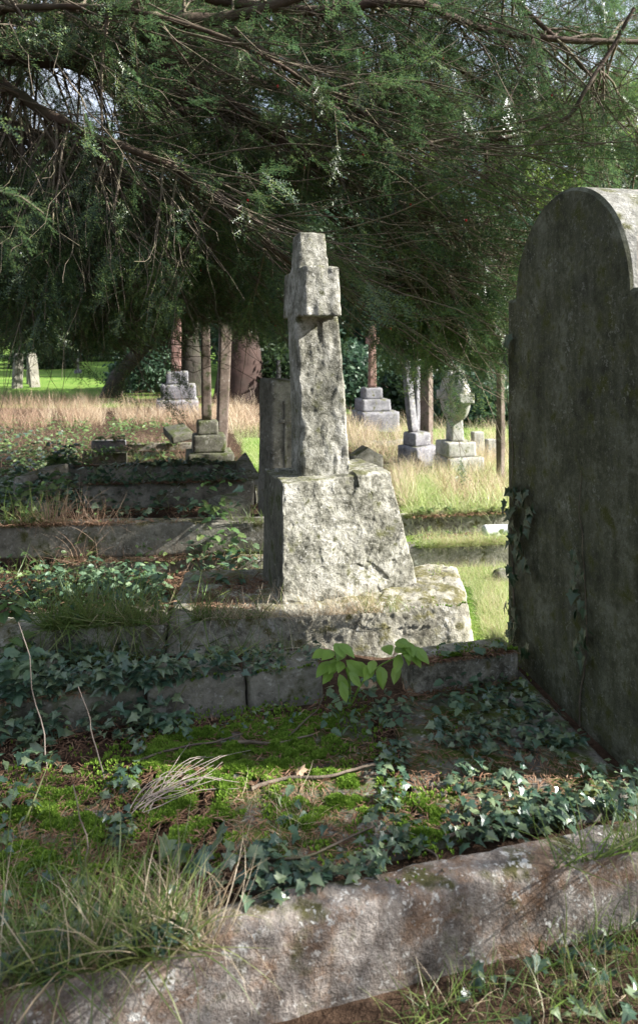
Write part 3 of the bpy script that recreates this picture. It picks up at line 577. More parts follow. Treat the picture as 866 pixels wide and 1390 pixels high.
# ------------------------------------------------------------------ the yew
def build_yew():
    base = np.array([-4.3, 6.6, -.3]); t = thing('yew_tree', 'huge old yew whose needled branches sweep down over the graves', 'yew tree', base)
    def part(name, V, F, mat, smooth=True): return obj(name, np_mesh(name, V-base, F, mat, smooth), t)
    tp = np.array([[-4.3, 6.6, -.4], [-4.35, 6.6, .6], [-4.2, 6.55, 1.8], [-4.0, 6.5, 3.2], [-3.9, 6.5, 5.0], [-3.8, 6.6, 7.5]]); V, F = tube(tp, .6, .16, 16, .08)
    V[:, :2] = base[:2]+(V[:, :2]-base[:2])*(1+.25*np.clip(.8-V[:, 2:3], 0, 1)); part('trunk', V, F, M['bark'])
    limbs = [  # pixel polylines with depth, thickness in pixels
        ([(-60, 70, 5.6), (50, 80, 5.2), (115, 78, 5.0), (170, 60, 4.9), (240, 32, 4.8), (310, 25, 4.8), (370, 10, 4.7), (450, -20, 4.6)], 26, 13),
        ([(-40, 60, 5.9), (60, 75, 5.7), (115, 90, 5.5), (150, 95, 5.4), (215, 120, 5.2), (270, 140, 5.1), (330, 165, 5.0), (375, 190, 5.0), (433, 230, 5.0), (500, 262, 5.1), (580, 288, 5.2), (640, 303, 5.3), (720, 316, 5.4)], 20, 5),
        ([(-60, 70, 5.3), (10, 115, 4.9), (60, 150, 4.7), (120, 182, 4.6), (175, 202, 4.5), (230, 225, 4.5), (275, 255, 4.5), (320, 290, 4.6), (360, 330, 4.7), (400, 360, 4.8)], 14, 5),
        ([(-60, 130, 5.4), (10, 165, 5.1), (80, 205, 5.0), (130, 235, 5.0), (190, 265, 5.1), (230, 300, 5.2), (280, 360, 5.4)], 10, 3),
        ([(120, 40, 5.2), (190, 78, 5.0), (240, 100, 4.9), (300, 128, 4.8), (360, 165, 4.8), (420, 210, 4.8), (480, 265, 4.9), (540, 330, 5.0), (600, 380, 5.1)], 11, 3),
        ([(300, 30, 4.8), (380, 85, 4.7), (433, 120, 4.6), (483, 148, 4.6), (533, 183, 4.6), (583, 195, 4.7), (633, 197, 4.8), (680, 187, 4.8), (733, 175, 4.9), (775, 155, 4.9), (795, 120, 4.9), (833, 60, 5.0), (860, 10, 5.0)], 10, 5),
        ([(250, -10, 5.0), (350, 10, 4.9), (433, 14, 4.8), (560, 4, 4.8), (660, 40, 5.2), (770, 55, 5.3), (900, 58, 5.5)], 15, 7),
        ([(400, 330, 5.6), (463, 385, 5.5), (500, 393, 5.5), (533, 397, 5.5), (575, 392, 5.5), (603, 365, 5.5), (640, 320, 5.5), (690, 270, 5.6)], 6, 3),
        ([(-50, 150, 6.2), (80, 190, 6.0), (160, 240, 5.9), (220, 290, 5.9), (270, 330, 6.0), (330, 390, 6.2), (380, 450, 6.4)], 9, 3),
        ([(200, 110, 5.8), (280, 180, 5.6), (330, 220, 5.6), (400, 255, 5.7), (470, 300, 5.8), (540, 360, 6.0), (600, 430, 6.2), (640, 480, 6.3)], 9, 3),
        ([(330, 100, 5.8), (420, 150, 5.9), (520, 230, 6.0), (620, 290, 6.2), (720, 340, 6.4), (800, 400, 6.6)], 9, 3),
        ([(-60, 260, 6.6), (40, 300, 6.4), (120, 340, 6.4), (200, 390, 6.5), (250, 420, 6.7), (300, 440, 6.9)], 10, 3),
        ([(-60, 340, 6.2), (30, 370, 6.0), (100, 410, 6.0), (160, 450, 6.1)], 8, 3),
        ([(450, -40, 5.6), (560, 50, 5.7), (650, 110, 5.9), (740, 160, 6.1), (830, 220, 6.3), (920, 280, 6.5)], 9, 3),
        ([(640, -60, 5.2), (720, 20, 5.3), (790, 90, 5.4), (850, 160, 5.6), (900, 230, 5.8)], 8, 3),
        ([(-60, 20, 4.6), (60, 10, 4.4), (180, 15, 4.3), (300, 50, 4.3), (400, 100, 4.4), (470, 160, 4.5)], 10, 3),
        ([(-200, 120, 8.2), (0, 60, 8.6), (160, 60, 9), (330, 110, 9.4)], 14, 4), ([(-200, 200, 8.0), (0, 190, 8.4), (150, 220, 8.8), (300, 290, 9.2)], 12, 4), ([(-200, 0, 8), (60, -80, 8.3), (260, -120, 8.6)], 14, 4),
        ([(200, 40, 8.6), (450, -20, 8.4), (700, 40, 8.2), (950, 60, 8)], 14, 5), ([(300, 110, 8.6), (500, 130, 8.4), (720, 170, 8.2), (950, 230, 8)], 12, 4),
        # unseen limbs added above the frame and right, to shade left rows and near kerb
        ([(450, -60, 4.8), (700, -260, 4.4), (900, -330, 4.2), (1150, -330, 4.0)], 12, 5),
        ([(450, -80, 5.2), (800, -200, 5.4), (1100, -220, 5.6)], 12, 5),
        ([(900, -330, 4.2), (1230, -180, 3.9), (1330, 60, 3.9)], 8, 4), ([(1000, -330, 4.2), (1500, -500, 2.8), (2100, -700, 1.7), (2700, -450, 1.3)], 8, 4)]
    LP = []
    def spline(P, n):
        P = np.array(P); P = np.concatenate([[2*P[0]-P[1]], P, [2*P[-1]-P[-2]]]); out = []
        for k in range(1, len(P)-2):
            for s in np.linspace(0, 1, n, endpoint=False):
                a, b, c, d = P[k-1:k+3]; out.append(.5*(2*b+(c-a)*s+(2*a-5*b+4*c-d)*s*s+(3*b-a-3*c+d)*s**3))
        out.append(P[-2]); return np.array(out)
    for pts, w0, w1 in limbs:
        P = spline([Q(*p) for p in pts], 7); P += .012*np.stack([fbm(P, 6, 2, s) for s in (1, 2, 3)], 1)
        V, F = tube(P, w0/2000*P[0, 1], w1/2000*P[-1, 1], 8, .06); part('branch', V, F, M['bark']); LP.append(P[4:])
    # limbs join the trunk
    for z, k in ((1.6, 3), (2.4, 2), (3.0, 1), (3.2, 0), (1.3, 11), (1.1, 12), (1.9, 8), (3.4, 15)):
        a = LP[k][0]; P = spline([np.array([-4.1, 6.5, z-.5]), np.array([-4.0, 6.4, z-.1]), lerp(np.array([-4.0, 6.4, z]), a, .5)+[0, 0, .12], a], 6); r = limbs[k][1]/2000*6
        V, F = tube(P, r*1.6, r*1.02, 8, .05); part('branch', V, F, M['bark'])
    LPa = np.concatenate(LP); noff = len(np.concatenate(LP[:-2]))
    # where the foliage hangs: polygons in the photo, depth range, number of boughs
    zones = [([(433, -40), (900, -60), (900, 250), (700, 250), (560, 270), (433, 200)], 4.6, 7.5, 150, 1),
             ([(470, 230), (700, 250), (690, 500), (560, 470), (470, 470)], 4.9, 7.5, 44, 1),
             ([(640, 420), (700, 400), (700, 490), (640, 485), (520, 488), (520, 470)], 5.2, 7.0, 40, 1),
             ([(200, 200), (420, 230), (395, 465), (330, 455), (215, 410)], 5.0, 7.2, 64, 1),
             ([(210, 370), (345, 360), (345, 450), (215, 425)], 6.3, 8.0, 46, 1),
             ([(-60, 290), (230, 290), (230, 440), (130, 455), (60, 462), (-60, 455)], 4.2, 7.4, 190, 1),
             ([(100, 400), (205, 380), (195, 455), (120, 455)], 6, 8.5, 40, 1),
             ([(-60, -60), (300, -60), (433, 60), (433, 240), (240, 300), (-60, 290)], 4.6, 7.6, 85, .75),
             ([(-60, -60), (330, -60), (300, 60), (-60, 60)], 4.0, 7, 45, 1),
             ([(690, 380), (866, 330), (866, 480), (690, 470)], 6, 8, 25, 1),
             # added foliage for shade, mostly unseen, right of and above the frame
             ([(330, -60), (920, -60), (920, 230), (560, 200), (330, 160)], 7.2, 9, 95, 1),
             ([(-300, -200), (330, -200), (330, 330), (-300, 420)], 7.5, 10, 150, 1),
             ([(-300, -420), (420, -420), (420, -60), (-300, -60)], 4.3, 7.5, 110, 1), ([(-500, -300), (-60, -300), (-60, 400), (-500, 300)], 4.2, 7.5, 80, 1), ([(560, 380), (700, 380), (700, 485), (600, 480)], 5.4, 7.0, 34, 1),
             ([(1040, -120), (1340, -120), (1340, 90), (1040, 90)], 3.6, 4.8, 75, 1),
             ([(1900, -700), (3000, -700), (3000, 250), (1900, 250)], .8, 1.7, 75, .85)]
    bra = []; so = []; sd = []; bare = []
    for poly, y0, y1, n, dens in zones:
        n = int(n*1.3)
        xy = sample(poly, n); Yd = RS.uniform(y0, y1, n)
        for (px, py), Y in zip(xy, Yd):
            e = Q(px, py, Y); dv = LPa-e; dist = np.linalg.norm(dv, axis=1)
            cost = np.abs(dist-RS.uniform(.5, 1.3))+np.maximum(0, -dv[:, 2])*1.5+np.maximum(0, dv[:, 0]-.1)*1.2
            off = min(p_[0] for p_ in poly) > 900; pool = LPa
            if off: pool = np.concatenate(LP[-2:]); pool = pool[(pool[:, 1] < 2.2) if y1 < 2 else (pool[:, 1] > 3.6)]; cost = np.linalg.norm(pool-e, axis=1)
            else: cost[noff:] = 9
            s = pool[RS.choice(np.argsort(cost)[:12 if off else 24])]
            if np.linalg.norm(e-s) > 2.3: s = e+nrm(s-e)*2.0
            mid = lerp(s, e, .5)+np.array([RS.uniform(-.1, .1), RS.uniform(-.15, .15), .16*np.linalg.norm(e-s)])
            tt = np.linspace(0, 1, 9)[:, None]; P = (1-tt)**2*s+2*tt*(1-tt)*mid+tt**2*e; P += .02*np.stack([fbm(P, 5, 2, q) for q in (4, 5, 6)], 1)
            L = np.linalg.norm(np.diff(P, axis=0), axis=1).sum(); bra.append(tube(P, .0055+.005*L, .002, 4))
            m = int(L/.058*dens)
            for k in range(m):
                q = RS.uniform(.28, 1)**.75; i = min(int(q*8), 7); p = lerp(P[i], P[i+1], q*8-i); tg = nrm(P[i+1]-P[i]); lat = nrm(np.cross(tg, [0, 0, 1]))*RS.choice([-1, 1])
                d = nrm(tg*RS.uniform(.3, 1)+lat*RS.uniform(.2, 1.1)+np.array([0, 0, RS.uniform(-.9, .05)])); tl = RS.uniform(.03, .22)
                so.append(p+d*tl*.6); sd.append(d)
                if tl > .1 and RS.rand() < .5: bra.append(tube(np.array([p, p+d*tl*.6+[0, 0, .01], p+d*tl]), .0022, .0012, 3))
            for k in range(RS.randint(2, 8)):
                q = RS.uniform(.1, .9); i = int(q*8); p = P[i]; d = nrm(nrm(P[i+1]-P[i])*1.0+np.array([.25, 0, -.1])+RS.normal(0, .38, 3)); l = RS.uniform(.3, 1.1)
                B_ = p+d*np.linspace(0, l, 6)[:, None]; B_[:, 2] += .22*np.linspace(0, l, 6)**2*RS.uniform(-1.0, 1.4); B_ += .02*RS.normal(0, 1, (6, 3))*np.linspace(0, 1, 6)[:, None]; bare.append(tube(B_, .004, .0014, 3))
    # long bare twigs that sweep down to the right and turn up at their tips
    LX = CX+LPa[:, 0]/LPa[:, 1]*FP; cand = LPa[(LX > 20) & (LX < 640) & (LPa[:, 1] < 6.2) & (LPa[:, 2] > 1.3)]
    for k in range(430):
        p = cand[RS.randint(len(cand))]+RS.normal(0, .04, 3); l = RS.uniform(.5, 1.9); d = nrm(np.array([1, RS.normal(-.15, .25), RS.normal(-.55, .38)])); q = np.linspace(0, 1, 12)[:, None]
        B_ = p+d*q*l+np.array([0, 0, 1])*(q**2.2*l*RS.uniform(-.25, .5))+np.array([1, 0, 0])*q**2*l*RS.uniform(-.1, .3)+q*.07*np.stack([fbm(q*np.ones(3)*3+k, 2, 2, z) for z in (1, 2, 3)], 1)
        bare.append(tube(B_, RS.uniform(.0035, .0085), .0014, 4))
        for z in range(RS.randint(1, 4)):
            i = RS.randint(3, 10); b0 = B_[i]; d2 = nrm(d+RS.normal(0, .5, 3)); l2 = RS.uniform(.15, .5); bare.append(tube(b0+d2*np.linspace(0, l2, 5)[:, None]+np.array([0, 0, 1])*(np.linspace(0, 1, 5)**2*RS.uniform(-.1, .12))[:, None], .003, .0011, 3))
            if RS.rand() < .75:
                for w_ in range(3): so.append(b0+d2*l2*RS.uniform(.5, 1)); sd.append(nrm(d2+RS.normal(0, .4, 3)))
    # the near spray that pokes in from the left
    for px, py, Y, dx, dz in ((2, 258, 1.5, 1, -.35), (-12, 275, 1.5, 1, -.5), (28, 268, 1.52, 1, -.4), (-20, 300, 1.55, .9, -.5), (40, 278, 1.52, .9, -.6), (-25, 150, 1.4, .5, -.2), (10, 285, 1.5, .9, -.7), (-10, 250, 1.5, 1, -.2), (15, 300, 1.5, .7, -.7), (-20, 255, 1.5, 1, -.1), (0, 320, 1.5, .6, -.9)):
        so.append(Q(px, py, Y)); sd.append(nrm(np.array([dx, .1, dz])))
    so = np.array(so); sd = np.array(sd); n = len(so); print('sprays', n)
    up = rand_up(n, .6); sc = RS.uniform(.75, 1.3, n); sc[so[:, 1] < 2] = .42; V, F = place(YS, so, frames(sd, up), sc); f = part('needles', V, F, M['yew'], False); f['kind'] = 'stuff'
    V, F = merge(bra+bare); f = part('twigs', V, F, M['twig']); f['kind'] = 'stuff'
    V, F = tube(np.array([Q(-70, 225, 1.6), Q(-20, 255, 1.52), Q(30, 268, 1.5), Q(60, 290, 1.5)]), .004, .0015, 5); part('branch', V, F, M['twig'])
    # red arils
    vs, fs = tube(np.array([[0, 0, 0], [0, 0, .004], [0, 0, .009], [0, 0, .013], [0, 0, .0145]]), 1, 1, 8); rr = np.repeat([.002, .0055, .0065, .0045, .002], 8); vs[:, :2] *= (rr/np.linalg.norm(vs[:, :2], axis=1))[:, None]
    me = np_mesh('berry', vs, fs, M['berry'], True)
    ri = np.where((so[:, 1] > 4) & (so[:, 1] < 6.8))[0]; sx = CX+so[ri, 0]/so[ri, 1]*FP; sy = HY-(so[ri, 2]-CAMH)/so[ri, 1]*FP
    ok = ri[(sx > 250) & (sx < 860) & (sy > 0) & (sy < 480)]
    for i in RS.choice(ok, 90, replace=False):
        o = obj('berry', me, t, so[i]+sd[i]*RS.uniform(.05, .15)-[0, 0, .02]-base); o.scale = (1.25,)*3
build_yew()

# ------------------------------------------------------------------ trees behind
CL = []
for k in range(5):
    r = np.random.RandomState(k+20); V = []; F = []
    for j in range(26):
        p = r.normal(0, .26, 3); d = nrm(r.normal(0, 1, 3)+[0, 0, -.4]); s = nrm(np.cross(d, r.normal(0, 1, 3))); l = r.uniform(.16, .34); w = r.uniform(.035, .07); b = len(V)
        V += [p, p+d*l*.5+s*w, p+d*l, p+d*l*.5-s*w]; F.append([b, b+1, b+2, b+3])
    CL.append((np.array(V), np.array(F)))
GT = 'trees closing the back of the cemetery'
def tree(name, label, px, Y, h, rad, mat, n=900, trunk=.25, lobes=9, z0=.25, lean=0, sc=.8, bark='darkbark', shape='broad', group=GT, x=None):
    x = (px-CX)/FP*Y if x is None else x; zb = float(terr(np.array([x]), np.array([Y]))[0]); base = np.array([x, Y, zb]); t = thing(name, label, 'tree', base, group)
    tp = np.array([[0, 0, -.2], [lean*.1, 0, h*.1], [lean*.6, .1, h*.35], [lean*.8, 0, h*.6], [lean, 0, h*.92]]); parts = [tube(tp, trunk, trunk*.18, 12, .08)]
    V, F = parts[0]; V[:, :2] *= (1+.5*np.clip(.5-V[:, 2:3], 0, .7)); org = []
    for k in range(lobes):
        a = k*2.4+RS.uniform(-.5, .5); q = (k+.5)/lobes; z = h*lerp(z0, .95, q); rr = rad*(1-.75*q if shape == 'cone' else math.sin(math.pi*min(.98, .22+.72*q)))*RS.uniform(.6, 1)
        c = np.array([lean*q+rr*.62*math.cos(a), rr*.62*math.sin(a), z]); sp = max(.5, rr*.52); m = int(n/lobes)
        g = RS.normal(0, 1, (m, 3)); g = nrm(g)*RS.uniform(.35, 1.08, (m, 1))**.5*[sp, sp, sp*.72]; org.append(c+g)
        st = np.array([lean*q*.7, 0, z-rr*.35]); V2, F2 = tube(np.array([st, lerp(st, c, .5)+[0, 0, .1], c]), trunk*.28, trunk*.06, 6); obj('limb', np_mesh('limb', V2, F2, M[bark], True), t)
    org = np.concatenate(org); org = org[vnoise(org*1.3+Y, 3) > -.35]; m = len(org)
    obj('trunk', np_mesh('trunk', V, F, M[bark], True), t)
    V, F = place(CL, org, frames(rand_dir(m, .3), rand_up(m, .6)), RS.uniform(.7, 1.3, m)*sc); c = obj('crown', np_mesh('crown', V, F, mat), t)
tree('leaning_tree', 'dark leaning trunk with drooping leaves at the edge of the bright lawn', 148, 19.5, 5.5, 2.6, M['tree3'], 900, .26, 8, .32, 2.4, .6)
tree('redwood_tree', 'massive reddish flared trunk behind the leaning shaft', 327, 18.5, 16, 3.0, M['tree3'], 1500, .52, 12, .2, 0, .8, 'redbark')
tree('redwood_tree', 'second dark straight trunk behind the pink granite cross', 257, 20, 15, 2.6, M['tree3'], 1200, .32, 12, .2, 0, .8, 'darkbark')
for px, Y, h, r_, m_, n_, lab in ((-120, 34, 9, 5, 'tree3', 1600, 'dark bushy tree past the left edge of the bright lawn'), (20, 48, 7, 4.5, 'tree3', 1400, 'dark low tree closing the bright lawn at the left'), (120, 52, 7.5, 5, 'tree1', 1400, 'bluish tree straight beyond the tiny far cross'),
                              (215, 46, 8, 4, 'tree3', 1400, 'dark tree behind the leaning trunk'), (330, 30, 8, 4, 'tree1', 1500, 'bluish conifer right behind the massive reddish trunk'),
                              (430, 27, 6, 3.2, 'tree1', 1500, 'bluish bushy tree hidden behind the rugged cross'), (515, 24, 5.2, 2.6, 'tree1', 1700, 'bluish bush-like tree behind the pale grey stepped base'),
                              (600, 25, 5.4, 2.8, 'tree3', 1700, 'dark tree behind the wheel-headed cross'), (690, 23, 5, 2.8, 'tree1', 1700, 'bluish tree behind the slim brown and white slab'),
                              (560, 34, 13, 4.5, 'tree2', 1700, 'sunlit yellow-green tree seen through the yew in the middle'), (720, 32, 13, 5, 'tree2', 1700, 'sunlit yellow-green tree seen through the yew above the big headstone'),
                              (820, 36, 15, 5, 'tree2', 1700, 'sunlit yellow-green tree seen through the yew at the right edge'), (430, 38, 12, 4.5, 'tree2', 1500, 'sunlit yellow-green tree seen through the yew left of centre'),
                              (900, 26, 9, 3.5, 'tree1', 1500, 'bluish tree past the right edge'), (300, 44, 11, 5, 'tree3', 1500, 'tall dark tree far behind the massive reddish trunk')):
    tree('background_tree', lab, px, Y, h, r_, M[m_], n_, .22, 12, .08, RS.uniform(-.4, .4), .95)
for x_, Y, h, r_, lab in ((-9, -1, 9, 4.5, 'unseen dark tree added left of the graves to cut sky light'), (-7.5, -8, 10, 5, 'unseen dark tree added behind the viewer on the left to cut sky light')):  # trees out of view, put in to dim the sky light
    tree('background_tree', lab, 0, Y, h, r_, M['tree3'], 1100, .25, 10, .06, 0, 1.25, x=x_)
GB = 'low bushes under the back trees'
for px, Y, s_, m_, lab in ((60, 34, 1.4, 'tree3', 'dark bush at the back of the bright lawn by the far headstones'), (200, 21.5, 1.0, 'tree1', 'bluish bush between the leaning trunk and the pink granite cross'), (470, 19, 1.4, 'tree1', 'bluish bush just left of the pale grey stepped base'), (545, 19.5, 1.5, 'tree1', 'bluish bush right of the pale grey stepped base'),
                        (600, 18.5, 1.5, 'tree3', 'dark bush behind the tall brown-sided slab'), (650, 17, 1.3, 'tree1', 'ferny bluish bush right of the wheel-headed cross'), (700, 18, 1.6, 'tree3', 'dark bush behind the big headstone edge'), (400, 19, 1.2, 'tree3', 'dark bush behind the rugged cross shaft'), (150, 44, 2.2, 'tree3', 'dark far bush beyond the tiny far cross')):
    x = (px-CX)/FP*Y; zb = float(terr(np.array([x]), np.array([Y]))[0]); n = 520; t = thing('bush', lab, 'bush', (x, Y, zb), GB)
    g = nrm(RS.normal(0, 1, (n, 3)))*RS.uniform(.3, 1.05, (n, 1))**.5*[s_, s_*.8, s_*.8]; g[:, 2] = np.abs(g[:, 2])*1.1+.1
    V, F = place(CL, g, frames(rand_dir(n, .1), rand_up(n, .6)), RS.uniform(.6, 1.1, n)*.75); obj('foliage', np_mesh('foliage', V, F, M[m_]), t)
    V, F = merge([tube(np.array([[0, 0, -.1], d*.3*s_+[0, 0, .3*s_], d*.6*s_+[0, 0, .7*s_]]), .03, .01, 5) for d in rand_dir(4)]); obj('stem', np_mesh('stem', V, F, M['darkbark'], True), t)

# ------------------------------------------------------------------ ground cover
def leaves(P, temps, size, up_t=.5, down=.15, lift=(0.005, .05), face=None):
    n = len(P); P = P.copy(); P[:, 2] += RS.uniform(*lift, n); up = rand_up(n, up_t)
    if face is not None: up = nrm(up*.5+np.array(face))
    return place(temps, P, frames(rand_dir(n, down), up), size*RS.uniform(.55, 1.25, n))
def ground_leaves(name, label, cat, mat, temps, specs):
    out = []
    for poly, n, size, lift, cl in specs: out.append(leaves(GP(*sample(poly, n, cl, .03, RS.randint(99)).T), temps, size, .55, .2, lift))
    V, F = merge(out); return stuff(name, V, F, mat, label, cat)
ivy_specs = [([(0, 905), (110, 890), (225, 905), (330, 900), (330, 925), (235, 975), (215, 1000), (0, 1010)], 760, .042, (.0, .08), .4),
             ([(330, 885), (440, 885), (430, 910), (330, 925)], 90, .032, (0, .04), .45),
             ([(130, 985), (200, 1000), (180, 1150), (140, 1160)], 130, .03, (0, .04), .5),
             ([(330, 1165), (520, 1130), (560, 1150), (520, 1190), (360, 1235)], 130, .034, (.005, .05), .45),
             ([(300, 1215), (560, 1135), (866, 1075), (866, 1118), (560, 1168), (330, 1240)], 150, .036, (.005, .04), .35),
             ([(520, 1145), (620, 1105), (760, 1085), (866, 1062), (900, 1100), (600, 1150)], 230, .033, (.005, .05), .4),
             ([(590, 930), (690, 920), (866, 1060), (720, 1090), (610, 1080), (640, 1000)], 420, .034, (.0, .045), .55),
             ([(500, 960), (560, 950), (545, 1140), (500, 1150)], 150, .03, (0, .045), .45),
             ([(560, 980), (640, 990), (640, 1030), (560, 1010)], 60, .032, (0, .04), .5),
             ([(220, 1170), (320, 1160), (310, 1215), (220, 1215)], 16, .055, (.02, .06), 0),
             ([(0, 1200), (280, 1250), (250, 1390), (0, 1390)], 90, .04, (.005, .06), .3), ([(640, 1330), (880, 1260), (880, 1395), (560, 1395)], 40, .035, (.005, .05), .45), ([(-20, 1010), (60, 1000), (40, 1160), (-20, 1180)], 45, .045, (.01, .07), .3),
             ([(280, 990), (420, 940), (440, 990), (300, 1020)], 40, .02, (0, .03), .3)]
ground_leaves('ivy_ground_cover', 'glossy blue-green ivy trailing over the near grave and its kerbs', 'ivy', M['ivy'], IVY, [(p, int(n*1.25), z*.82, l, c) for p, n, z, l, c in ivy_specs])
ground_leaves('ivy_ground_cover', 'ivy spreading over the kerb rows on the left, beyond the long plain kerb slab', 'ivy', M['ivy'], IVY,
              [([(0, 660), (330, 665), (330, 706), (0, 708)], 420, .05, (.0, .16), .3), ([(70, 638), (330, 638), (330, 652), (70, 655)], 60, .045, (0, .03), .45), ([(0, 590), (100, 600), (110, 700), (0, 705)], 420, .06, (0, .2), .3),
               ([(170, 636), (280, 634), (285, 652), (180, 652)], 90, .05, (.0, .05), 0)])
ground_leaves('low_weeds', 'pale lobed weeds growing in the cross grave and at the left', 'weeds', M['herb2'], HERB,
              [([(0, 765), (120, 790), (230, 800), (230, 840), (0, 830)], 560, .034, (.01, .1), .4), ([(80, 780), (230, 790), (220, 836), (90, 836)], 420, .036, (.02, .11), .3), ([(90, 655), (330, 662), (330, 704), (40, 706)], 420, .045, (0, .09), .35), ([(245, 745), (350, 770), (340, 800), (250, 800)], 130, .04, (.01, .14), .3),
               ([(0, 900), (40, 880), (60, 960), (0, 1000)], 60, .06, (.02, .12), .2), ([(20, 960), (90, 1000), (90, 1060), (20, 1060)], 50, .035, (.01, .06), .2), ([(210, 985), (330, 960), (320, 1000), (230, 1010)], 50, .03, (.01, .05), .2),
               ([(440, 940), (530, 940), (560, 1010), (440, 1010)], 120, .03, (.01, .08), .3), ([(600, 920), (660, 930), (640, 990), (580, 980)], 60, .035, (.01, .06), .2), ([(380, 1060), (420, 1100), (400, 1180), (370, 1160)], 16, .03, (.01, .04), 0)])
ground_leaves('low_weeds', 'yellowish green weeds over the graves on the left and round the far kerbs', 'weeds', M['herb'], HERB,
              [([(0, 565), (120, 572), (230, 598), (110, 640), (0, 650)], 900, .05, (0, .1), .4), ([(40, 560), (230, 575), (250, 620), (60, 640)], 520, .05, (0, .07), .45), ([(0, 555), (100, 570), (110, 640), (0, 700)], 700, .055, (0, .12), .35), ([(0, 730), (240, 770), (240, 835), (0, 840)], 300, .03, (0, .12), .4), ([(100, 577), (230, 574), (235, 590), (110, 596)], 330, .06, (.03, .16), .2), ([(0, 700), (60, 640), (110, 690), (70, 708)], 200, .06, (.02, .2), .3), ([(260, 735), (310, 735), (330, 790), (280, 790)], 70, .05, (.02, .22), .2),
               ([(180, 612), (235, 606), (235, 628), (180, 630)], 110, .06, (0, .06), .3), ([(560, 700), (685, 705), (685, 735), (560, 735)], 90, .05, (0, .06), .4), ([(0, 850), (20, 850), (40, 910), (0, 920)], 30, .06, (.03, .12), 0)])
# grass
def grass(name, label, mat, temps, specs, cat='grass'):
    out = []
    for poly, n, L, cl, tilt in specs:
        P = GP(*sample(poly, n, cl, .04, RS.randint(99)).T); n = len(P); up = rand_up(n, tilt); R = frames(np.cross(rand_dir(n), up), up); P[:, 2] -= .01
        out.append(place(temps, P, R, L*RS.uniform(.45, 1.2, n)*1.0))
    V, F = merge(out); return stuff(name, V, F, mat, label, cat)
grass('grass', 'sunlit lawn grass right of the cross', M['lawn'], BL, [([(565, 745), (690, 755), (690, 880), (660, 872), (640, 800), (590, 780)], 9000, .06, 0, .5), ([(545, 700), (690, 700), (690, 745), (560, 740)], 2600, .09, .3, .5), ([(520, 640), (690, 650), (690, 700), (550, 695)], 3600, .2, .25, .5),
      ([(460, 560), (690, 575), (690, 650), (520, 640), (460, 610)], 5000, .22, .2, .4), ([(310, 575), (352, 575), (352, 640), (330, 615)], 1400, .14, 0, .4)])
grass('grass', 'green grass growing over the kerb strip and round the near grave', M['grass'], BL, [([(60, 850), (220, 855), (300, 880), (300, 905), (60, 905)], 1100, .2, .4, 1.0), ([(0, 1120), (150, 1150), (250, 1220), (250, 1300), (-20, 1310)], 110, .17, .3, .5), ([(-20, 1230), (220, 1280), (240, 1400), (-20, 1400)], 260, .19, .3, .6), ([(60, 1230), (260, 1270), (300, 1400), (-20, 1400)], 330, .15, .3, .7), ([(640, 1330), (900, 1250), (900, 1400), (480, 1400)], 380, .12, .35, .6), ([(740, 1270), (880, 1200), (880, 1270), (760, 1300)], 160, .14, .2, .6),
      ([(0, 715), (70, 715), (80, 800), (0, 800)], 160, .2, .3, .5), ([(310, 735), (360, 735), (358, 800), (320, 790)], 120, .12, .3, .6), ([(110, 640), (330, 660), (330, 700), (110, 700)], 150, .15, .3, .5), ([(170, 620), (330, 625), (330, 634), (170, 634)], 500, .13, .2, .5), ([(290, 870), (400, 870), (400, 900), (290, 905)], 200, .13, .3, .7), ([(480, 870), (560, 875), (550, 895), (480, 895)], 60, .1, 0, .6)])
grass('dry_grass', 'straw-coloured dry grass in tufts on the near grave and against the cross base', M['straw'], BLT, [([(210, 1210), (300, 1210), (310, 1290), (200, 1300)], 200, .14, .2, .7), ([(-20, 1230), (200, 1250), (250, 1400), (-20, 1400)], 90, .19, .3, .6), ([(-20, 1180), (240, 1200), (300, 1290), (250, 1400), (-20, 1400)], 600, .07, .3, 1.3), ([(100, 1320), (290, 1310), (300, 1395), (60, 1395)], 90, .2, .2, .5), ([(320, 1080), (430, 1080), (420, 1165), (330, 1170)], 260, .09, .3, 1.0), ([(250, 858), (520, 850), (520, 885), (300, 890)], 700, .12, .2, .9), ([(100, 840), (250, 850), (250, 880), (100, 880)], 120, .16, .2, .8),
      ([(530, 640), (690, 620), (690, 690), (540, 690)], 1900, .33, .42, .4), ([(460, 570), (690, 590), (690, 640), (480, 620)], 3600, .4, .35, .45), ([(525, 625), (560, 620), (560, 665), (530, 660)], 400, .25, 0, .5), ([(640, 1340), (866, 1280), (866, 1390), (500, 1390)], 120, .11, .3, .7)])
grass('dry_grass', 'short bleached grass among the sunny lawn right of the cross', M['straw'], BLT, [([(565, 745), (690, 755), (690, 880), (660, 872), (640, 800), (590, 780)], 4500, .07, .3, .7), ([(545, 700), (690, 700), (690, 745), (560, 740)], 700, .1, .3, .6)])
grass('dry_grass', 'reddish brown dry grass and stems filling the old graves on the left', M['rstraw'], BLT, [([(0, 540), (230, 545), (330, 560), (330, 578), (0, 585)], 7000, .36, .42, .4), ([(0, 536), (230, 545), (330, 560), (330, 575), (0, 580)], 300, .6, .3, .4), ([(0, 715), (370, 765), (360, 800), (0, 800)], 900, .12, .5, .8), ([(60, 720), (150, 725), (130, 790), (50, 790)], 320, .22, .2, .6), ([(180, 600), (330, 612), (330, 625), (150, 622)], 500, .2, .4, .5), ([(0, 560), (120, 572), (220, 596), (110, 640), (0, 650)], 1300, .14, .45, .6), ([(0, 585), (100, 585), (80, 640), (0, 640)], 200, .25, .4, .5), ([(330, 570), (352, 570), (352, 585), (320, 585)], 300, .4, 0, .5), ([(600, 650), (690, 640), (690, 690), (600, 690)], 900, .3, .3, .4)])
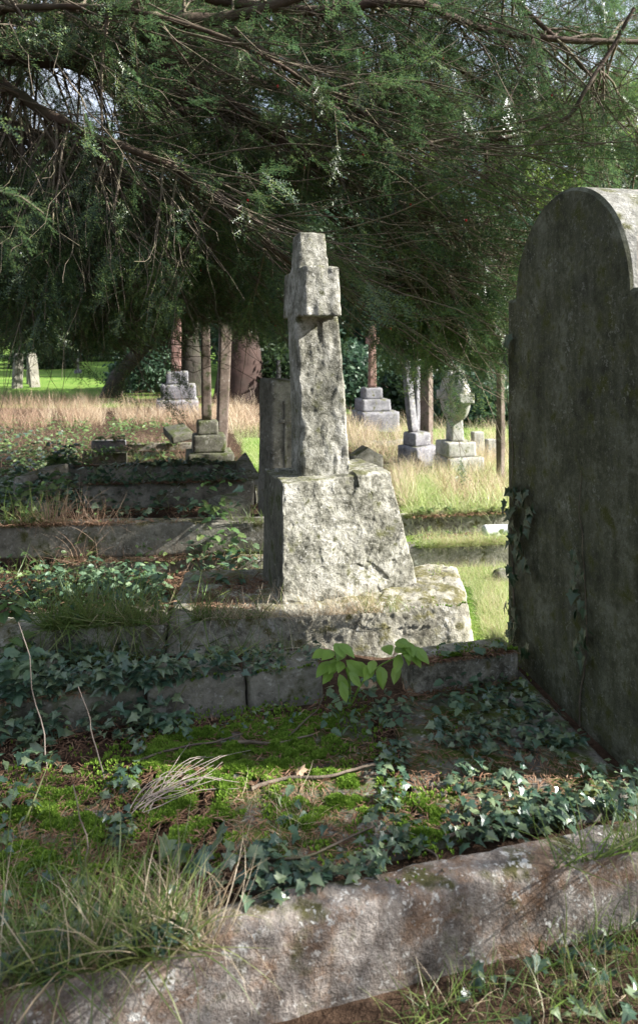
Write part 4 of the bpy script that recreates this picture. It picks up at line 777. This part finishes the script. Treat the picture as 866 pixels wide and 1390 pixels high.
grass('dry_grass', 'pale feathery dry grass round the pink granite cross steps', M['straw'], BLT, [([(60, 556), (330, 560), (330, 576), (60, 578)], 4200, .38, .35, .35), ([(300, 565), (350, 560), (350, 585), (310, 590)], 700, .5, .2, .7)])
# moss
def moss():
    polys = [([(262, 1000), (330, 985), (450, 975), (452, 1010), (420, 1055), (285, 1070), (265, 1040)], 22000), ([(372, 1080), (430, 1066), (500, 1060), (505, 1105), (430, 1130), (390, 1120)], 14000), ([(0, 1090), (75, 1075), (95, 1130), (60, 1190), (0, 1200)], 7000),
             ([(190, 1100), (250, 1085), (330, 1110), (320, 1150), (240, 1160)], 5000), ([(555, 1108), (600, 1100), (615, 1125), (570, 1143)], 2600), ([(572, 912), (690, 886), (690, 900), (600, 918)], 3500), ([(200, 1010), (270, 1000), (260, 1060), (205, 1060)], 3500), ([(95, 1100), (130, 1095), (130, 1160), (80, 1170)], 2500), ([(560, 738), (610, 738), (600, 746), (560, 746)], 700)]
    polys.append(([(0, 1060), (200, 1000), (520, 960), (560, 1140), (240, 1190), (0, 1230)], 9000)); r = np.random.RandomState(3); T = []
    for k in range(4):
        vs = []; fs = []
        for j in range(5):
            a = r.uniform(0, 6.28); d = np.array([math.cos(a), math.sin(a), 0])*r.uniform(.15, .6); s = np.array([-math.sin(a), math.cos(a), 0])*.2; b = len(vs); vs += [s, -s, d-s*.6+[0, 0, r.uniform(.5, 1)], d+s*.6+[0, 0, r.uniform(.5, 1)]]; fs.append([b, b+1, b+2, b+3])
        T.append((np.array(vs), np.array(fs)))
    out = []
    for poly, n in polys:
        q = sample(poly, n, .35, .05, 5); q = q+RS.normal(0, 1, q.shape)*RS.exponential(9, (len(q), 1)); P = GP(*q.T); h = fbm(P*[1, 1, 0], 24, 3, 4); keep = h+.25*fbm(P*[1, 1, 0], 7, 2, 8) > -.22; P, h = P[keep], h[keep]; P[:, 2] += .002+.022*np.maximum(h, -.05)
        m = len(P); out.append(place(T, P, frames(rand_dir(m), rand_up(m, .2)), RS.uniform(.006, .012, m)))
    V, F = merge(out); stuff('moss', V, F, M['moss'], 'bright yellow-green moss cushions on the ledger slabs', 'moss')
moss()
def litter():
    T = [(np.array([[0, -.04, 0], [1, -.03, .04], [1, .03, .04], [0, .04, 0]]), np.array([[0, 1, 2, 3]])), (np.array([[0, -.04, 0], [.5, -.05, .12], [1, 0, .05], [.5, .05, .12]]), np.array([[0, 1, 2, 3]]))]
    out = []
    for poly, n, L in (([(0, 960), (230, 985), (520, 940), (860, 1060), (560, 1150), (250, 1230), (0, 1250)], 9000, .026), ([(240, 775), (370, 790), (360, 830), (200, 830)], 1500, .035), ([(0, 720), (360, 770), (360, 830), (0, 835)], 2500, .045), ([(560, 715), (685, 715), (685, 736), (570, 736)], 1000, .06), ([(100, 645), (330, 650), (330, 700), (120, 700)], 1500, .06), ([(560, 905), (690, 890), (700, 930), (540, 960)], 1200, .03)):
        P = GP(*sample(poly, n, .3, .03, 2).T); P[:, 2] += RS.uniform(.003, .012, n); out.append(place(T, P, frames(rand_dir(n, RS.uniform(-.1, .1)), rand_up(n, .25)), L*RS.uniform(.6, 1.5, n)))
    V, F = merge(out); stuff('needle_litter', V, F, M['needle'], 'brown fallen yew needles strewn over the graves', 'leaf litter')
litter()

# ------------------------------------------------------------------ single plants and small things
def stems_between(pts, r0, r1, k=5, n=12, seed=0, wob=.01):
    P = np.array([lerp(np.array(pts[min(int(s), len(pts)-2)]), np.array(pts[min(int(s), len(pts)-2)+1]), s-min(int(s), len(pts)-2)) for s in np.linspace(0, len(pts)-1, n)])
    for _ in range(2): P[1:-1] = (P[:-2]+2*P[1:-1]+P[2:])/4
    return tube(P+wob*np.stack([fbm(P, 9, 2, seed+q) for q in range(3)], 1), r0, r1, k)
def seedling():
    b = GP(np.array([472.]), np.array([962.]))[0]; Y = b[1]; t = thing('leafy_seedling', 'light green seedling with oval leaflets in front of the back kerb', 'plant', b)
    arcs = [([b, Q(476, 925, Y), Q(470, 905, Y-.03), Q(452, 893, Y-.08)], [(452, 905), (440, 905), (462, 890), (446, 888), (470, 880), (478, 915), (492, 908), (466, 930)]), ([b, Q(490, 925, Y), Q(515, 905, Y), Q(548, 888, Y-.05)], [(518, 916), (505, 902), (528, 880), (545, 873), (556, 878), (562, 892), (540, 900), (558, 884)])]
    for pts, lv in arcs:
        V, F = stems_between(pts, .004, .002, 5, 12, 3, .006); obj('stem', np_mesh('stem', V-b, F, M['seedling'], True), t)
        P = np.array(pts); lv = lv+[(x+RS.uniform(-12, 12), y+RS.uniform(-6, 16)) for x, y in lv]
        for k, (x, y) in enumerate(lv):
            e = Q(x, y, Y-.05-.05*RS.rand()); a = P[2] if k % 8 < 4 else P[3]; d = nrm((e-a)*[1, 1, .6]+[0, -.03, -.03]); V, F = OV[k % 3]; L = RS.uniform(.055, .078)
            W = (V*L)@frames(d, nrm(np.array([RS.normal(0, .25), -.55, .8]))).T+e-d*L*.5; obj('leaf', np_mesh('leaf', W-b, F, M['seedling']), t)
seedling()
def ivy_vine():
    u = np.array([.2025, -.979, 0]); w = np.array([.979, .2025, 0]); o = np.array([.71, 2.784, 0])
    def S(px, py, d=-.012):  # photo pixel on the headstone's face
        r = (px-CX)/FP; tt = (r*o[1]-o[0])/(u[0]-r*u[1]); p = o+u*tt; z = CAMH-(py-HY)/FP*p[1]; return np.array([p[0], p[1], z])+w*d
    specs = [('ivy vine climbing the left edge of the big headstone in dark clusters', [(697, 890), (699, 820), (697, 750), (695, 690), (698, 640), (692, 560), (690, 470)], [(706, 662), (716, 678), (723, 690), (700, 700), (722, 718), (712, 725), (718, 748), (724, 770), (712, 752), (703, 780), (700, 810), (697, 828), (708, 850), (722, 874), (697, 660), (693, 680), (690, 712), (695, 690), (700, 725), (704, 845), (700, 862), (712, 668), (728, 685), (690, 487), (692, 462)]),
             ('thin ivy vine with few leaves up the middle of the big headstone', [(788, 1000), (790, 930), (797, 870), (794, 800), (792, 765), (790, 700), (787, 640)], [(793, 770), (786, 789), (796, 815), (790, 830), (800, 855), (797, 862), (790, 872), (800, 895), (786, 748)])]
    for lab, st, lv in specs:
        b = S(*st[0]); t = thing('ivy_vine', lab, 'ivy', b, 'ivy vines on the big headstone')
        V, F = stems_between([S(*p, -.005) for p in st], .003, .0012, 5, 30, 7, .012); obj('stem', np_mesh('stem', V-b, F, M['twig'], True), t)
        lv = lv+[(x+RS.uniform(-9, 5), y+RS.uniform(-14, 14)) for x, y in lv for _ in range(2 if 'left' in lab else 1)]; lv = [p_ for p_ in lv if p_[0] > 690]
        for k, p in enumerate(lv):
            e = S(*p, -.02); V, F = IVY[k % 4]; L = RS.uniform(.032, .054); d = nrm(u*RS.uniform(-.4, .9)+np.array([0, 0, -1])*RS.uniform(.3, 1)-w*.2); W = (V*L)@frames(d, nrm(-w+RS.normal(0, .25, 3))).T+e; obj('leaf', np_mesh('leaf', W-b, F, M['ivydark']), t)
ivy_vine()
def dry_bundle():
    b = GP(np.array([190.]), np.array([1105.]))[0]; t = thing('dry_stems', 'bundle of pale dry flower stems lying across the mossy slabs', 'dry stems', b); e = GP(np.array([290.]), np.array([1052.]))[0]
    for k in range(22):
        a = b+[RS.uniform(-.03, .03), RS.uniform(-.04, .04), RS.uniform(.012, .03)]; c = e+[RS.uniform(-.12, .09), RS.uniform(-.09, .09), RS.uniform(.01, .05)]; V, F = stems_between([a, lerp(a, c, .5)+[RS.uniform(-.03, .03), RS.uniform(-.06, .06), RS.uniform(.0, .03)], c], .0012, .0007, 4, 8, k, .014); obj('stem', np_mesh('stem', V-b, F, M['palestem'], True), t)
dry_bundle()
GS = 'bare woody stems lying on the near grave'
for pts, r_, m_, lab in (([(185, 1040), (240, 1022), (290, 1018), (330, 1005)], .004, 'twig', 'brown woody stem lying left of the moss'), ([(325, 1016), (380, 1016), (425, 1005)], .005, 'twig', 'brown woody stem lying along the back of the brightest moss'), ([(340, 1077), (400, 1062), (470, 1060), (520, 1050)], .006, 'twig', 'grey woody stem along the joint between the mossy slabs'), ([(390, 1010), (425, 975), (440, 950)], .003, 'twig', 'thin stem leaning on the split back kerb'), ([(560, 1152), (590, 1168), (600, 1190)], .003, 'twig', 'dark ivy stem hanging over the front kerb'), ([(300, 1170), (390, 1180), (430, 1165), (520, 1128)], .004, 'twig', 'ivy stem running along the inner edge of the front kerb'), ([(610, 1150), (700, 1118), (760, 1110), (860, 1075)], .005, 'twig', 'thick ivy stem on the front kerb below the big headstone')):
    P = GP(*np.array(pts, float).T); P[:, 2] += .016; V, F = stems_between(list(P), r_, r_*.6, 5, 14, 5, .012); mesh_thing('woody_stem', V, F, M[m_], lab, 'stem', GS, smooth=True)
GD = 'tall dead stalks at the left'
for a, b_, lab in (((66, 1040), (22, 845), 'tall dead stalk rising left of the ivy-covered kerb'), ((140, 1060), (108, 930), 'shorter dead stalk beside the first one'), ((130, 1260), (95, 1060), 'dead stalk among the near grass'), ((105, 700), (108, 640), 'dead stalk at the far corner post'), ((150, 665), (215, 598), 'long dead stalk slanting over the far kerbs')):
    p = GP(np.array([float(a[0])]), np.array([float(a[1])]))[0]; e = Q(*b_, p[1]-.05); V, F = stems_between([p, lerp(p, e, .5)+[.01, 0, 0], e], .0021, .001, 5, 10, a[0], .014); mesh_thing('dead_stalk', V, F, M['palestem'], lab, 'dead stalk', GD, smooth=True)
def single_leaf(px, py, L, mat, label, temps=OV, Z=.02):
    p = GP(np.array([float(px)]), np.array([float(py)]))[0]; V, F = temps[1]; W = (V*[L, L, L*2.2])@frames(np.array([RS.normal(), RS.normal(), .1]), np.array([.2, -.5, .8])).T+p+[0, 0, Z]; mesh_thing('dead_leaf', W, F, mat, label, 'dead leaf', 'dead leaves on the near grave')
single_leaf(512, 945, .06, M['deadleaf'], 'curled pale brown dead leaf under the leafy seedling', Z=.04)
single_leaf(412, 1058, .04, M['deadleaf'], 'pale dead leaf at the joint of the mossy slabs', IVY)
single_leaf(545, 905, .05, M['deadleaf'], 'dead leaf caught under the seedling at the kerb', IVY)
p = GP(np.array([72.]), np.array([915.]))[0]; V, F = hexa(boxc(p[0], p[1], p[2]-.02, p[2]+.05, .09, .07, .4, .03, .03), (10, 10, 8), .012, .012, 16, 150)
mesh_thing('loose_stone', V, F, M['base'], 'small pointed pale stone lying in the grass strip at the left', 'stone', smooth=True)

# ------------------------------------------------------------------ light, sky, camera
el, az = math.radians(33), math.radians(2.5)
S = Vector((math.cos(el)*math.cos(az), -math.cos(el)*math.sin(az), math.sin(el)))
ld = D.lights.new('sun', 'SUN'); ld.energy = 5; ld.angle = math.radians(.5); ld.color = (1, .97, .92); lo = D.objects.new('sun', ld); COL.objects.link(lo); lo.rotation_euler = S.to_track_quat('Z', 'Y').to_euler()
w = D.worlds.new('World'); scn.world = w; w.use_nodes = True; nt = w.node_tree; nt.nodes.clear()
sk = nt.nodes.new('ShaderNodeTexSky'); sk.sky_type = 'NISHITA'; sk.sun_disc = False; sk.sun_elevation = el; sk.sun_rotation = math.atan2(S.x, S.y); sk.air_density = 1.2; sk.dust_density = 2.5
bg = nt.nodes.new('ShaderNodeBackground'); bg.inputs[1].default_value = .05; ou = nt.nodes.new('ShaderNodeOutputWorld')
tcw = nt.nodes.new('ShaderNodeTexCoord'); nz = nt.nodes.new('ShaderNodeTexNoise'); nz.inputs['Scale'].default_value = 2.2; nz.inputs['Detail'].default_value = 6; nt.links.new(tcw.outputs['Generated'], nz.inputs['Vector'])
rp = nt.nodes.new('ShaderNodeValToRGB'); rp.color_ramp.elements[0].position = .4; rp.color_ramp.elements[1].position = .58; nt.links.new(nz.outputs[0], rp.inputs[0])
mx = nt.nodes.new('ShaderNodeMix'); mx.data_type = 'RGBA'; nt.links.new(rp.outputs[0], mx.inputs[0]); nt.links.new(sk.outputs[0], mx.inputs[6]); mx.inputs[7].default_value = (6.6, 7.3, 8.8, 1); nt.links.new(mx.outputs[2], bg.inputs[0]); nt.links.new(bg.outputs[0], ou.inputs[0])
cam = D.cameras.new('camera'); co = D.objects.new('camera', cam); COL.objects.link(co); co.location = (0, 0, CAMH); co.rotation_euler = (math.radians(90), 0, 0)
cam.sensor_fit = 'VERTICAL'; cam.sensor_height = 36; cam.lens = FP/1390*36; cam.shift_y = -(695-HY)/1390; cam.clip_start = .05; cam.clip_end = 3000
cam.dof.use_dof = True; cam.dof.focus_distance = 3.0; cam.dof.aperture_fstop = 4.5
scn.camera = co
scn.render.engine = 'CYCLES'; scn.view_settings.view_transform = 'Standard'; scn.view_settings.look = 'None'; scn.view_settings.exposure = 1.85; scn.view_settings.gamma = 1; scn.view_settings.use_curve_mapping = False
scn.cycles.max_bounces = 6; scn.cycles.diffuse_bounces = 3; scn.cycles.transmission_bounces = 3
